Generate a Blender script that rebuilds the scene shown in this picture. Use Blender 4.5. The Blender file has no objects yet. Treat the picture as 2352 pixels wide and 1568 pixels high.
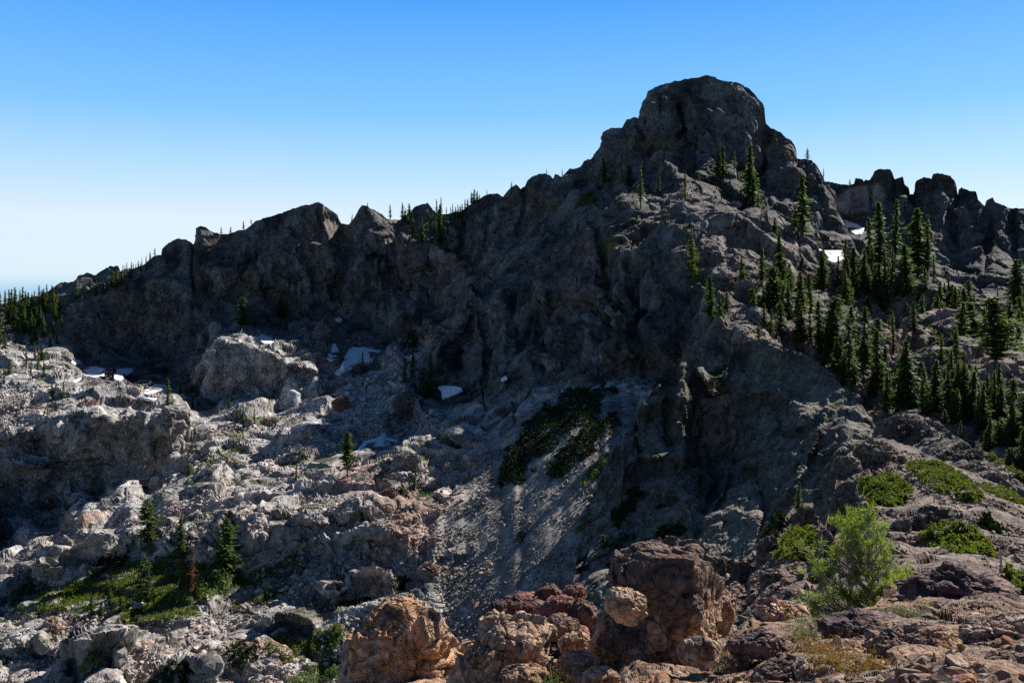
import bpy, math, random
import numpy as np
from mathutils import Vector
rnd = random.Random(7)
R = math.radians
scn = bpy.context.scene
COL = scn.collection

# ------------------------------------------------------------------ camera, sky, sun, exposure
# The picture is laid out on a 2352 x 1568 grid; the level eye line (z = 0) falls on row 660.
CX, HY, F = 1176.0, 660.0, 2037.0
cam_d = bpy.data.cameras.new("camera"); cam = bpy.data.objects.new("camera", cam_d); COL.objects.link(cam)
cam_d.sensor_width = 36.0; cam_d.lens = 36.0 * F / 2352.0
cam_d.shift_y = -(784.0 - HY) / 2352.0
cam_d.clip_start = 0.1; cam_d.clip_end = 60000
cam.location = (0, 0, 0); cam.rotation_euler = (R(90), 0, 0)
scn.camera = cam

EXPO = 0.85
SKY_K = 1.0 / (0.12 * 2 ** EXPO)
SUN_AZ, SUN_EL = 46.0, 36.5        # degrees to the right of straight ahead, above the eye line
world = bpy.data.worlds.new("World"); scn.world = world; world.use_nodes = True
nt = world.node_tree; nt.nodes.clear()
wo = nt.nodes.new("ShaderNodeOutputWorld"); bg = nt.nodes.new("ShaderNodeBackground")
sky = nt.nodes.new("ShaderNodeTexSky"); sky.sky_type = 'NISHITA'; sky.sun_disc = False
sky.sun_elevation = R(SUN_EL); sky.sun_rotation = R(SUN_AZ)
sky.altitude = 2200; sky.air_density = 1.0; sky.dust_density = 0.6; sky.ozone_density = 2.0
tcw = nt.nodes.new("ShaderNodeTexCoord"); sx = nt.nodes.new("ShaderNodeSeparateXYZ"); nt.links.new(tcw.outputs['Generated'], sx.inputs[0])
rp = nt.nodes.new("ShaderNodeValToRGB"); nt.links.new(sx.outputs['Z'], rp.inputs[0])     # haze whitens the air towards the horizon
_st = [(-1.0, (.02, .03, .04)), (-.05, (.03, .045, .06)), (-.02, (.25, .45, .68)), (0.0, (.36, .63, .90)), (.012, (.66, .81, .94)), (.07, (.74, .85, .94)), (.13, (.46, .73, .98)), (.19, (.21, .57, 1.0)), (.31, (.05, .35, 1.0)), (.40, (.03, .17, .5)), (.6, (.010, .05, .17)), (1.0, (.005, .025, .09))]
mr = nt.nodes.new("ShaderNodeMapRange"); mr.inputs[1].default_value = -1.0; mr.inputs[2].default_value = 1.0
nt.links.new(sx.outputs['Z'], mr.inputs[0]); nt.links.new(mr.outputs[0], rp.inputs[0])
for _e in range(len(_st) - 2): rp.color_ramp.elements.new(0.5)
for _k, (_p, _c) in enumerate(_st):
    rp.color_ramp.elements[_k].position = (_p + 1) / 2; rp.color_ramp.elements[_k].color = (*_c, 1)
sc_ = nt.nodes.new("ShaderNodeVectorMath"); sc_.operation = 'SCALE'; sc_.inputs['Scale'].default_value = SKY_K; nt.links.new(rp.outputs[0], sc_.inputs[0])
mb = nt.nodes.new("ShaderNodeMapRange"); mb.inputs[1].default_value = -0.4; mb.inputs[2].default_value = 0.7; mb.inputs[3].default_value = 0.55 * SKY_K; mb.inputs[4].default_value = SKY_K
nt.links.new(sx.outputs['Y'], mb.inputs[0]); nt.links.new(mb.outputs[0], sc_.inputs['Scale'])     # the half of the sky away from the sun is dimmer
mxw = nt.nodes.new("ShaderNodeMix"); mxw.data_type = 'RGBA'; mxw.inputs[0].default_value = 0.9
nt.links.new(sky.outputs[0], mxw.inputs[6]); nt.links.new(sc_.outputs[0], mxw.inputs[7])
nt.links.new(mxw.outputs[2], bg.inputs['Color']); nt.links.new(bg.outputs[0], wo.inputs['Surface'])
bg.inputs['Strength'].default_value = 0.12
sun_d = bpy.data.lights.new("sun", 'SUN'); sun = bpy.data.objects.new("sun", sun_d); COL.objects.link(sun)
sun_d.energy = 5.0; sun_d.angle = R(0.55); sun_d.color = (1.0, 0.94, 0.86)
_sd = Vector((math.sin(R(SUN_AZ)) * math.cos(R(SUN_EL)), math.cos(R(SUN_AZ)) * math.cos(R(SUN_EL)), math.sin(R(SUN_EL))))
sun.rotation_euler = _sd.to_track_quat('Z', 'Y').to_euler()
scn.view_settings.view_transform = 'Standard'; scn.view_settings.look = 'None'
scn.view_settings.gamma = 1.0; scn.view_settings.exposure = EXPO
scn.cycles.max_bounces = 5; scn.cycles.diffuse_bounces = 3; scn.cycles.transparent_max_bounces = 6
scn.cycles.use_denoising = False

# ------------------------------------------------------------------ noise
_rs = np.random.RandomState(11)
_VT = _rs.rand(64, 64, 64).astype(np.float32) * 2 - 1
_JT = _rs.rand(32, 32, 32, 3).astype(np.float32)
_GT = (_rs.rand(32, 32, 32, 3).astype(np.float32) * 2 - 1)
_HT = _rs.rand(32, 32, 32).astype(np.float32) * 2 - 1

def vnoise(p):
    i = np.floor(p).astype(np.int32); f = p - i; f = f * f * f * (f * (f * 6 - 15) + 10)
    x, y, z = [i[..., k] & 63 for k in range(3)]
    x1, y1, z1 = (x + 1) & 63, (y + 1) & 63, (z + 1) & 63
    fx, fy, fz = f[..., 0], f[..., 1], f[..., 2]
    def L(a, b, t): return a + (b - a) * t
    return L(L(L(_VT[x, y, z], _VT[x1, y, z], fx), L(_VT[x, y1, z], _VT[x1, y1, z], fx), fy),
             L(L(_VT[x, y, z1], _VT[x1, y, z1], fx), L(_VT[x, y1, z1], _VT[x1, y1, z1], fx), fy), fz)

def fbm(p, octs=4, gain=0.5):
    s = 0; a = 1.0; q = np.asarray(p, dtype=np.float32)
    for k in range(octs):
        s = s + a * vnoise(q); a *= gain
        q = np.stack([q[..., 0] * 1.7 - q[..., 1] * 1.05, q[..., 0] * 1.05 + q[..., 1] * 1.7, q[..., 2] * 2.0], -1) + 13.7
    return s

def ridged(p, octs=4, gain=0.55):
    s = 0; a = 1.0; q = np.asarray(p, dtype=np.float32)
    for k in range(octs):
        s = s + a * (1 - 2.2 * np.abs(vnoise(q))); a *= gain
        q = np.stack([q[..., 0] * 1.7 - q[..., 1] * 1.05, q[..., 0] * 1.05 + q[..., 1] * 1.7, q[..., 2] * 2.0], -1) + 5.3
    return s

def facets(p, tilt=1.0, step=0.5, soft=0.08):
    """Broken-block relief: every Voronoi cell is a flat, tilted plane of its own, joined by narrow bevels. Returns (height, edge, cell random)."""
    p = np.asarray(p, dtype=np.float32)
    sh = p.shape[:-1]; p = p.reshape(-1, 3)
    i = np.floor(p).astype(np.int32); n = len(p)
    d1 = np.full(n, 9., np.float32); d2 = np.full(n, 9., np.float32)
    k1 = np.zeros(n, np.int32); k2 = np.zeros(n, np.int32); v1 = np.zeros((n, 3), np.float32); v2 = np.zeros((n, 3), np.float32)
    JT = _JT.reshape(-1, 3); GT = _GT.reshape(-1, 3); HT = _HT.reshape(-1)
    for a in (-1, 0, 1):
        for b in (-1, 0, 1):
            for c in (-1, 0, 1):
                ci = i + np.array([a, b, c], np.int32); cm = ci & 31
                key = (cm[:, 0] * 32 + cm[:, 1]) * 32 + cm[:, 2]
                v = p - (ci + JT[key]); d = np.einsum('ij,ij->i', v, v)
                m = d < d1; m2 = (d < d2) & ~m
                d2[m] = d1[m]; k2[m] = k1[m]; v2[m] = v1[m]
                d1[m] = d[m]; k1[m] = key[m]; v1[m] = v[m]
                d2[m2] = d[m2]; k2[m2] = key[m2]; v2[m2] = v[m2]
    h1 = step * HT[k1] + tilt * np.einsum('ij,ij->i', v1, GT[k1])
    h2 = step * HT[k2] + tilt * np.einsum('ij,ij->i', v2, GT[k2])
    e = np.sqrt(d2) - np.sqrt(d1)
    w = 0.5 + 0.5 * sstep(e, 0, soft)
    return (h1 * w + h2 * (1 - w)).reshape(sh), e.reshape(sh), HT[k1].reshape(sh)

def sstep(x, a, b):
    t = np.clip((x - a) / (b - a), 0, 1); return t * t * (3 - 2 * t)

# ------------------------------------------------------------------ layout helpers
def W(x, y, d):
    return np.stack([(np.asarray(x) - CX) / F * d, np.asarray(d) + 0 * np.asarray(x), -(np.asarray(y) - HY) / F * d], -1)

def depth_field(ctrl, x0, x1, y0, y1, st=3.5):
    """Smooth scattered interpolation of log distance through surveyed points (x, y, metres)."""
    c = np.array(ctrl, float); X = c[:, 0] / 1000; Y = c[:, 1] / 1000; V = np.log(c[:, 2]); n = len(c)
    r = np.sqrt((X[:, None] - X) ** 2 + (Y[:, None] - Y) ** 2 + 0.012 ** 2)
    A = np.zeros((n + 3, n + 3)); A[:n, :n] = -r; A[:n, n] = 1; A[:n, n + 1] = X; A[:n, n + 2] = Y
    A[n, :n] = 1; A[n + 1, :n] = X; A[n + 2, :n] = Y
    A[:n, :n] -= np.eye(n) * 0.004
    w = np.linalg.solve(A, np.concatenate([V, [0, 0, 0]]))
    gx = np.arange(x0, x1 + st, st); gy = np.arange(y0, y1 + st, st)
    GX, GY = np.meshgrid(gx / 1000, gy / 1000)
    S = w[n] + w[n + 1] * GX + w[n + 2] * GY
    for k in range(n):
        S -= w[k] * np.sqrt((GX - X[k]) ** 2 + (GY - Y[k]) ** 2 + 0.012 ** 2)
    def f(x, y):
        u = np.clip((x - x0) / st, 0, len(gx) - 1.001); v = np.clip((y - y0) / st, 0, len(gy) - 1.001)
        iu = u.astype(int); iv = v.astype(int); fu = u - iu; fv = v - iv
        return (S[iv, iu] * (1 - fu) + S[iv, iu + 1] * fu) * (1 - fv) + (S[iv + 1, iu] * (1 - fu) + S[iv + 1, iu + 1] * fu) * fv
    return f

def seg_dist(X, Y, pts):
    """distance to a polyline and the position along it (0..1)"""
    best = np.full(X.shape, 1e9, np.float32); tt = np.zeros(X.shape, np.float32); m = len(pts) - 1
    for k in range(m):
        ax, ay = pts[k]; bx, by = pts[k + 1]; dx, dy = bx - ax, by - ay
        t = np.clip(((X - ax) * dx + (Y - ay) * dy) / (dx * dx + dy * dy + 1e-6), 0, 1)
        d = np.hypot(X - ax - t * dx, Y - ay - t * dy)
        q = d < best; best = np.where(q, d, best); tt = np.where(q, (k + t) / m, tt)
    return best, tt

def inside(X, Y, poly):
    r = np.zeros(X.shape, bool); n = len(poly)
    for k in range(n):
        x0, y0 = poly[k]; x1, y1 = poly[(k + 1) % n]
        if y0 == y1: continue
        c = ((y0 > Y) != (y1 > Y)) & (X < (x1 - x0) * (Y - y0) / (y1 - y0) + x0)
        r ^= c
    return r

def poly_sd(X, Y, poly):
    """signed distance in layout units, positive inside; cheap outside the box"""
    P = np.array(poly); out = np.full(X.shape, -99., np.float32)
    m = (X > P[:, 0].min() - 40) & (X < P[:, 0].max() + 40) & (Y > P[:, 1].min() - 40) & (Y < P[:, 1].max() + 40)
    if m.any():
        xs, ys = X[m], Y[m]
        d, _ = seg_dist(xs, ys, list(poly) + [poly[0]])
        out[m] = np.where(inside(xs, ys, poly), d, -d)
    return out

def link(o, parent=None):
    COL.objects.link(o)
    if parent is not None: o.parent = parent
    return o

def props(o, label=None, cat=None, group=None, kind=None):
    if label: o['label'] = label
    if cat: o['category'] = cat
    if group: o['group'] = group
    if kind: o['kind'] = kind
    return o

def mesh_np(name, V, Fq, mat=None, smooth=False, col=None):
    """mesh from numpy arrays: V (n,3), Fq (m,k) with one face size"""
    me = bpy.data.meshes.new(name); V = np.ascontiguousarray(V, np.float32); Fq = np.ascontiguousarray(Fq, np.int32)
    m, k = Fq.shape
    me.vertices.add(len(V)); me.vertices.foreach_set("co", V.ravel())
    me.loops.add(m * k); me.loops.foreach_set("vertex_index", Fq.ravel())
    me.polygons.add(m); me.polygons.foreach_set("loop_start", np.arange(0, m * k, k, dtype=np.int32))
    me.polygons.foreach_set("use_smooth", np.full(m, smooth))
    if col is not None:
        a = me.color_attributes.new("tint", 'FLOAT_COLOR', 'POINT')
        c = np.ones((len(V), 4), np.float32); c[:, :col.shape[1]] = col; a.data.foreach_set("color", c.ravel())
    me.update(calc_edges=True)
    if mat: me.materials.append(mat)
    return me

def blur2(A, r):
    for ax in (0, 1):
        for _ in range(2):
            c = np.cumsum(np.insert(np.pad(A, [(r, r) if k == ax else (0, 0) for k in range(A.ndim)], mode='edge'), 0, 0, axis=ax), axis=ax)
            n = A.shape[ax]
            A = (np.take(c, np.arange(2 * r + 1, 2 * r + 1 + n), axis=ax) - np.take(c, np.arange(0, n), axis=ax)) / (2 * r + 1)
    return A

def grid_normals(P):
    du = np.gradient(P, axis=1); dv = np.gradient(P, axis=0)
    n = np.cross(dv, du); n /= np.linalg.norm(n, axis=-1, keepdims=True) + 1e-9
    return n
# ------------------------------------------------------------------ materials
def _n(t, kind, **kw):
    n = t.nodes.new(kind)
    for k, v in kw.items(): setattr(n, k, v)
    return n

def rock_mat(name, scale, bump=0.6, contrast=0.5, rough=0.9, stain=0.0, stain_col=(0.03, 0.02, 0.025), crack=0.5, streak=0.0, spec=0.25):
    """rock whose base colour is the 'tint' of the surface, broken up by grain, blocks, cracks and stains; scale = size in metres of the coarsest grain"""
    m = bpy.data.materials.new(name); m.use_nodes = True; t = m.node_tree; t.nodes.clear(); L = t.links.new
    out = _n(t, "ShaderNodeOutputMaterial"); b = _n(t, "ShaderNodeBsdfPrincipled"); L(b.outputs[0], out.inputs[0])
    b.inputs['Roughness'].default_value = rough; b.inputs['Specular IOR Level'].default_value = spec
    tc = _n(t, "ShaderNodeTexCoord"); vc = _n(t, "ShaderNodeVertexColor", layer_name="tint")
    def noise(s, det=6, rg=0.6, coord=None):
        n = _n(t, "ShaderNodeTexNoise"); n.inputs['Scale'].default_value = s; n.inputs['Detail'].default_value = det
        n.inputs['Roughness'].default_value = rg; L(coord or tc.outputs['Object'], n.inputs['Vector']); return n
    def math_(op, a, c=None, clamp=False):
        n = _n(t, "ShaderNodeMath", operation=op, use_clamp=clamp)
        for i, v in enumerate((a, c)):
            if v is None: continue
            if isinstance(v, (int, float)): n.inputs[i].default_value = v
            else: L(v, n.inputs[i])
        return n.outputs[0]
    def ramp(v, a, c):
        n = _n(t, "ShaderNodeMapRange"); n.inputs[1].default_value = a; n.inputs[2].default_value = c; L(v, n.inputs[0]); return n.outputs[0]
    s = 1.0 / scale
    n1 = noise(s * 0.35, 8, 0.62); n2 = noise(s * 2.2, 8, 0.65)
    wp = _n(t, "ShaderNodeVectorMath", operation='MULTIPLY_ADD'); L(n1.outputs['Color'], wp.inputs[0])
    wp.inputs[1].default_value = (scale * 0.9,) * 3; L(tc.outputs['Object'], wp.inputs[2])
    v1 = _n(t, "ShaderNodeTexVoronoi", feature='F1'); v1.inputs['Scale'].default_value = s; L(wp.outputs[0], v1.inputs['Vector'])
    v2 = _n(t, "ShaderNodeTexVoronoi", feature='F1'); v2.inputs['Scale'].default_value = s * 3.1; L(wp.outputs[0], v2.inputs['Vector'])
    ve = _n(t, "ShaderNodeTexVoronoi", feature='DISTANCE_TO_EDGE'); ve.inputs['Scale'].default_value = s * 0.8; L(wp.outputs[0], ve.inputs['Vector'])
    cr = ramp(ve.outputs['Distance'], 0.0, 0.09)
    # value of the tint
    sep = _n(t, "ShaderNodeSeparateColor"); L(v1.outputs['Color'], sep.inputs[0])
    sep2 = _n(t, "ShaderNodeSeparateColor"); L(v2.outputs['Color'], sep2.inputs[0])
    val = math_('ADD', math_('MULTIPLY', math_('SUBTRACT', n1.outputs['Fac'], 0.5), 2.2 * contrast), 1.0)
    val = math_('ADD', val, math_('MULTIPLY', math_('SUBTRACT', n2.outputs['Fac'], 0.5), 1.6 * contrast))
    val = math_('ADD', val, math_('MULTIPLY', math_('SUBTRACT', sep2.outputs[0], 0.5), 0.6 * contrast))
    val = math_('ADD', val, math_('MULTIPLY', math_('SUBTRACT', sep.outputs[0], 0.5), 0.5 * contrast))
    val = math_('MULTIPLY', val, math_('ADD', math_('MULTIPLY', cr, 0.35 * crack), 1.0 - 0.35 * crack))
    if streak > 0:
        mp = _n(t, "ShaderNodeMapping"); mp.inputs['Scale'].default_value = (s * 1.2, s * 1.2, s * 0.09); L(tc.outputs['Object'], mp.inputs[0])
        n3 = noise(1.0, 5, 0.6, mp.outputs[0])
        val = math_('ADD', val, math_('MULTIPLY', math_('SUBTRACT', n3.outputs['Fac'], 0.5), 2.0 * streak))
    val = math_('MAXIMUM', val, 0.12)
    mul = _n(t, "ShaderNodeVectorMath", operation='SCALE'); L(vc.outputs[0], mul.inputs[0]); L(val, mul.inputs['Scale'])
    # slight warm / cool drift
    hs = _n(t, "ShaderNodeHueSaturation"); L(mul.outputs[0], hs.inputs['Color'])
    L(math_('ADD', math_('MULTIPLY', math_('SUBTRACT', noise(s * 0.6, 4).outputs['Fac'], 0.5), 1.6), 1.0), hs.inputs['Saturation'])
    L(math_('ADD', math_('MULTIPLY', math_('SUBTRACT', noise(s * 0.9, 4).outputs['Fac'], 0.5), 0.05), 0.5), hs.inputs['Hue'])
    colr = hs.outputs[0]
    if stain > 0:
        ns = noise(s * 0.9, 10, 0.7); ns2 = noise(s * 9, 6, 0.7)
        f = ramp(math_('ADD', ns.outputs['Fac'], math_('MULTIPLY', math_('SUBTRACT', ns2.outputs['Fac'], 0.5), 0.35)), 0.60 - 0.16 * stain, 0.66 - 0.14 * stain)
        mx = _n(t, "ShaderNodeMix", data_type='RGBA'); L(math_('MULTIPLY', f, 0.85), mx.inputs[0]); L(colr, mx.inputs[6]); mx.inputs[7].default_value = (*stain_col, 1)
        colr = mx.outputs[2]
    L(colr, b.inputs['Base Color'])
    # relief
    h = math_('ADD', math_('MULTIPLY', n1.outputs['Fac'], 0.45), math_('MULTIPLY', n2.outputs['Fac'], 0.6))
    h = math_('ADD', h, math_('MULTIPLY', sep.outputs[1], 0.35))
    h = math_('ADD', h, math_('MULTIPLY', sep2.outputs[1], 0.22))
    h = math_('ADD', h, math_('MULTIPLY', cr, 0.25 * crack))
    bp = _n(t, "ShaderNodeBump"); bp.inputs['Strength'].default_value = bump; bp.inputs['Distance'].default_value = scale * 0.55
    L(math_('MULTIPLY', h, vc.outputs['Alpha']), bp.inputs['Height']); L(bp.outputs[0], b.inputs['Normal'])
    return m

M_far = rock_mat("dark_cliff_rock", 5.0, bump=1.0, contrast=0.95, streak=0.6, crack=0.15)
M_mid = rock_mat("buttress_rock", 1.6, bump=0.9, contrast=0.7, streak=0.2)
M_spur = rock_mat("spur_rock", 0.5, bump=0.8, contrast=0.6, stain=0.25)
M_near = rock_mat("near_rock", 0.14, bump=0.7, contrast=0.7, stain=0.35, crack=0.9)
M_stone = rock_mat("loose_stone", 0.5, bump=0.7, contrast=0.5)

# ------------------------------------------------------------------ sheets of ground
class Sheet: pass
SHEETS = {}

def make_sheet(name, top, bottom, ctrl, x0, x1, st, rows, layers, colour, mat, strokes=(), ledges=(), calm=(), soft=(), back=(14, 55.0), jag=0.0, jag_sc=0.05, relief=1.0, graze=0.3, calm_lg=None, kdm=22, nblur=0, bev=2.4, joint=.4):
    xs = np.arange(x0, x1 + st, st)
    tp = np.array(top, float); bt = np.array(bottom, float)
    ty = np.interp(xs, tp[:, 0], tp[:, 1]); by = np.interp(xs, bt[:, 0], bt[:, 1])
    kk = max(5, int(45 / st)); ker = np.hanning(2 * kk + 1); ker /= ker.sum()
    ts = np.convolve(np.pad(ty, kk, mode='edge'), ker, 'valid')
    jg = 0.0
    if jag:
        jj = np.zeros((len(xs), 3), np.float32); jj[:, 0] = xs * jag_sc; jj[:, 1] = 7.7 + len(name)
        jg = jag * fbm(jj, 4, 0.6)
    dif = ty - ts; kd = np.clip(0.55 * (by - ts) / (np.abs(dif).max() + 1), min(3, kdm), kdm)
    def rowy(v_): return ts[None] + (by - ts)[None] * v_ + dif[None] * np.exp(-v_ * kd[None]) * (1 - v_) + jg * np.exp(-v_ * (by - ts)[None] / 9.0)    # rows follow the skyline near it, then even out
    f = depth_field(ctrl, x0 - 20, x1 + 20, min(ty.min(), 0) - 20, max(by.max(), 1700) + 20)
    def LG(X, Y):
        lg = f(X, Y)
        if calm_lg is not None:
            lb = blur2(lg, (14 if len(X) > 450 else 9)); k = sstep(poly_sd(X, Y, calm_lg), -10, 30); lg = lg * (1 - k) + lb * k
        for (pts, wdt, amp) in strokes:      # amp > 0 pushes back (gully), < 0 brings forward (rib); share of the distance
            d, t = seg_dist(X, Y, pts)
            lg = lg + amp * np.exp(-(d / wdt) ** (1.0 if amp > 0 else 1.6)) * (0.35 + 0.65 * np.sin(np.pi * np.clip(t * 0.9 + 0.08, 0, 1)))
        for (pts, hb, amp) in ledges:        # a lip with a steep face of height hb below it
            a = np.array(pts, float); a = a[np.argsort(a[:, 0])]
            wob = 9 * fbm(np.stack([X / 55, Y / 90, 0 * X + hb], -1), 2)
            sd_ = Y - np.interp(X, a[:, 0], a[:, 1]) - wob
            ends = sstep(X, a[0, 0] - 22, a[0, 0] + 22) * (1 - sstep(X, a[-1, 0] - 22, a[-1, 0] + 22))
            lg = lg - amp * ends * sstep(sd_, -8, 6) * np.clip(1 - sd_ / hb, 0, 1)
        return lg
    # rows are spread evenly along the ground itself as well as down the picture
    v = np.linspace(0, 1, 421); vc = v[:, None]
    Yc = rowy(vc)
    lc = LG(np.repeat(xs[None], 421, 0), Yc)
    arc = np.sqrt(np.diff(Yc, axis=0) ** 2 + (graze * np.diff(lc, axis=0) * F) ** 2) + 1e-4
    arc = np.cumsum(np.vstack([np.zeros(len(xs)), arc]), 0); arc = blur2(arc / arc[-1], 2); arc -= arc[0]; arc /= arc[-1]
    vr = np.linspace(0, 1, rows)
    VV = np.stack([np.interp(vr, arc[:, i], v) for i in range(len(xs))], 1)
    X = np.repeat(xs[None], rows, 0); Y = rowy(VV); ty = Y[0].copy()
    lg = blur2(LG(X, Y), 1)
    P = W(X, Y, np.exp(lg)); ty0 = ty
    def fields(P):
        D = np.maximum(P[..., 1], .5); X = CX + F * P[..., 0] / D; Y = HY - F * P[..., 2] / D
        N = grid_normals(blur2(P, nblur or 3)); cl = sstep(1 - np.clip(N[..., 2], 0, 1), 0.22, 0.62)
        cm = np.ones(X.shape, np.float32)
        for poly in calm: cm *= 1 - 0.93 * sstep(poly_sd(X, Y, poly), -9, 5)
        tY = np.interp(X, xs, ty0)
        fade = np.ones(X.shape, np.float32) * (0.3 + 0.7 * sstep(Y - tY, 0, 26 * np.clip(P[0, len(xs) // 2, 1] / 500, .3, 3)))
        for poly, k in soft: fade *= 1 - k * sstep(poly_sd(X, Y, poly), -14, 14)
        return D, X, Y, N, cl, cm, fade
    ly = sorted(layers, key=lambda t: -t[1]); big = ly[0][1] * .2
    D, X, Y, Ns, cliff, cm, fade = fields(P)
    RC = np.zeros(X.shape, np.float32); redone = False
    for (kind, size, amp, zs, where) in ly:
        if size < big and not redone:     # even the rows out again over the broken ground before the finer relief goes on
            redone = True
            a = np.sqrt(np.diff(X, axis=0) ** 2 + np.diff(Y, axis=0) ** 2 + (graze * np.diff(np.log(D), axis=0) * F) ** 2) + 1e-3
            a = np.cumsum(np.vstack([np.zeros(len(xs)), a]), 0); a = blur2(a / a[-1], 2); a -= a[0]; a /= a[-1]
            P = np.stack([np.stack([np.interp(vr, a[:, q], P[:, q, c_]) for c_ in range(3)], -1) for q in range(len(xs))], 1)
            RC = np.stack([np.interp(vr, a[:, q], RC[:, q]) for q in range(len(xs))], 1)
            D, X, Y, Ns, cliff, cm, fade = fields(P)
        gsp = np.maximum(np.linalg.norm(np.gradient(P, axis=0), axis=-1), np.linalg.norm(np.gradient(P, axis=1), axis=-1))
        wt = sstep(size * 887.0 / D, 2.0, 5.0) * sstep(size / gsp, 2.0, 4.5)
        if where == 'cliff': wt = wt * cliff
        elif where == 'gentle': wt = wt * (1 - cliff)
        wp = np.stack([fbm(P / (size * 2.2) + 3, 2), fbm(P / (size * 2.2) + 40, 2), fbm(P / (size * 2.2) + 80, 2)], -1)
        q = (P + wp * size * 0.35) / size * np.array([1, 1, zs], np.float32)
        h, e, rc = facets(q + len(name) * 3.1 + size, 0.9, 0.55, np.clip(bev * gsp / size, .06, .9).reshape(-1))
        H = wt * amp * (h - joint * (1 - sstep(e, 0.0, np.clip(bev * gsp / size, .10, .9))) * sstep(rc, -.6, .4)) * cm * (fade if size > 3 else np.sqrt(fade)) * relief
        RC += rc * wt * 0.5
        P = P + Ns * H[..., None]
        if size > 1.5 * ly[-1][1] and not nblur: Ns = grid_normals(blur2(P, 2))
    D = np.maximum(P[..., 1], .3); X = CX + F * P[..., 0] / D; Y = HY - F * P[..., 2] / D
    Ns = grid_normals(blur2(P, 3)); Nf = grid_normals(P); cliff = sstep(1 - np.clip(Ns[..., 2], 0, 1), 0.22, 0.62)
    c = colour(X, Y, P, Nf, cliff, RC, cm)
    if c.shape[-1] == 3: c = np.concatenate([c, np.ones(c.shape[:2] + (1,), np.float32)], -1)
    YS = np.maximum.accumulate(Y, axis=0); ty = Y[0]
    # the far side of the ridge falls away out of sight
    nb, fall = back
    rowsb = []; cb = []
    k0 = P[0]
    for k in range(nb, 0, -1):
        s = (k / nb) ** 1.5 * fall
        off = np.zeros_like(k0); off[:, 1] = s; off[:, 0] = s * (xs - CX) / F * 0.9
        jn = fbm(np.stack([k0[:, 0] / fall * 3, k0[:, 1] / fall * 3, np.full(len(xs), k * .7)], -1), 3) * fall * 0.04 * min(1, k / 3)
        off[:, 2] = -s * 0.75 + jn
        rowsb.append(k0 + off); cb.append(c[0])
    Pall = np.concatenate([np.array(rowsb), P], 0) if nb else P
    call = np.concatenate([np.array(cb), c], 0) if nb else c
    h_, w_ = Pall.shape[:2]
    idx = np.arange(h_ * w_).reshape(h_, w_)
    Fq = np.stack([idx[:-1, :-1], idx[1:, :-1], idx[1:, 1:], idx[:-1, 1:]], -1).reshape(-1, 4)
    me = mesh_np(name, Pall.reshape(-1, 3), Fq, mat, False, call.reshape(-1, 4))
    o = link(bpy.data.objects.new(name, me)); o['kind'] = 'structure'
    S = Sheet(); S.xs = xs; S.X = X; S.Y = YS; S.P = P; S.N = Ns; S.ty = ty; S.by = by; S.cliff = cliff; S.st = st; S.o = o; S.col = c[..., :3]; S.x0 = x0; S.Nf = Nf
    S.rows = rows
    SHEETS[name] = S
    return S

def on(S, x, y, smooth=True):
    """where layout point (x, y) lies on a sheet: (world point, normal)"""
    i = int(round(min(max((x - S.x0) / S.st, 0), len(S.xs) - 1)))
    j = int(np.clip(np.searchsorted(S.Y[:, i], y), 0, S.rows - 1))
    return S.P[j, i], S.N[j, i]

def tintmix(c, m, col):
    return c * (1 - m[..., None]) + np.array(col, np.float32) * m[..., None]

def blob(X, Y, cx, cy, rx, ry, ang=0.0, wob=None):
    a = R(ang); dx = X - cx; dy = Y - cy
    u = dx * math.cos(a) + dy * math.sin(a); v = -dx * math.sin(a) + dy * math.cos(a)
    d = np.sqrt((u / rx) ** 2 + (v / ry) ** 2)
    if wob is not None: d = d + wob * 0.35
    return 1 - sstep(d, 0.75, 1.1)

# ---- pinnacle ridge, far right, behind the mountain
PIN = [(1700, 560), (1850, 470), (1896, 417), (1916, 419), (1944, 423), (1960, 421), (1964, 408), (1980, 411), (1984, 416), (1988, 411), (1997, 413), (2001, 405), (2007, 393), (2021, 388), (2045, 388), (2051, 401), (2055, 413), (2073, 405), (2079, 425), (2090, 431), (2092, 446), (2097, 446), (2099, 425), (2105, 413), (2121, 405), (2136, 413), (2140, 401), (2158, 398), (2172, 402), (2186, 403), (2194, 415), (2198, 450), (2202, 435), (2212, 429), (2226, 437), (2240, 439), (2246, 457), (2262, 471), (2266, 457), (2281, 453), (2287, 465), (2315, 473), (2327, 477), (2352, 479), (2400, 470), (2450, 500), (2520, 520), (2620, 590)]
C_ctrl = [(1900, 417, 560), (1950, 423, 560), (2030, 388, 545), (2094, 446, 552), (2160, 398, 535), (2198, 450, 545), (2240, 440, 530), (2352, 480, 520), (2600, 560, 500),
          (1950, 500, 540), (1960, 560, 480), (2000, 480, 535), (2050, 560, 515), (2160, 480, 520), (2250, 500, 512), (2200, 600, 495), (2352, 600, 485), (2300, 680, 440), (2352, 740, 420), (2100, 650, 450), (2000, 650, 450), (2000, 800, 400), (2352, 850, 380), (2620, 850, 380)]
def col_pin(X, Y, P, N, cl, rc, cm):
    w = fbm(P / 25.0, 4)
    c = np.ones(X.shape + (3,), np.float32) * np.array([0.10, 0.097, 0.096], np.float32)
    c *= (1 + 0.3 * w + 0.15 * rc)[..., None]
    c = tintmix(c, 0.55 * sstep(Y + 12 * w, 475, 430), (0.05, 0.045, 0.045))
    c = tintmix(c, blob(X, Y, 1985, 455, 55, 30, -10, w), (0.30, 0.27, 0.25))
    return c
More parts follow.
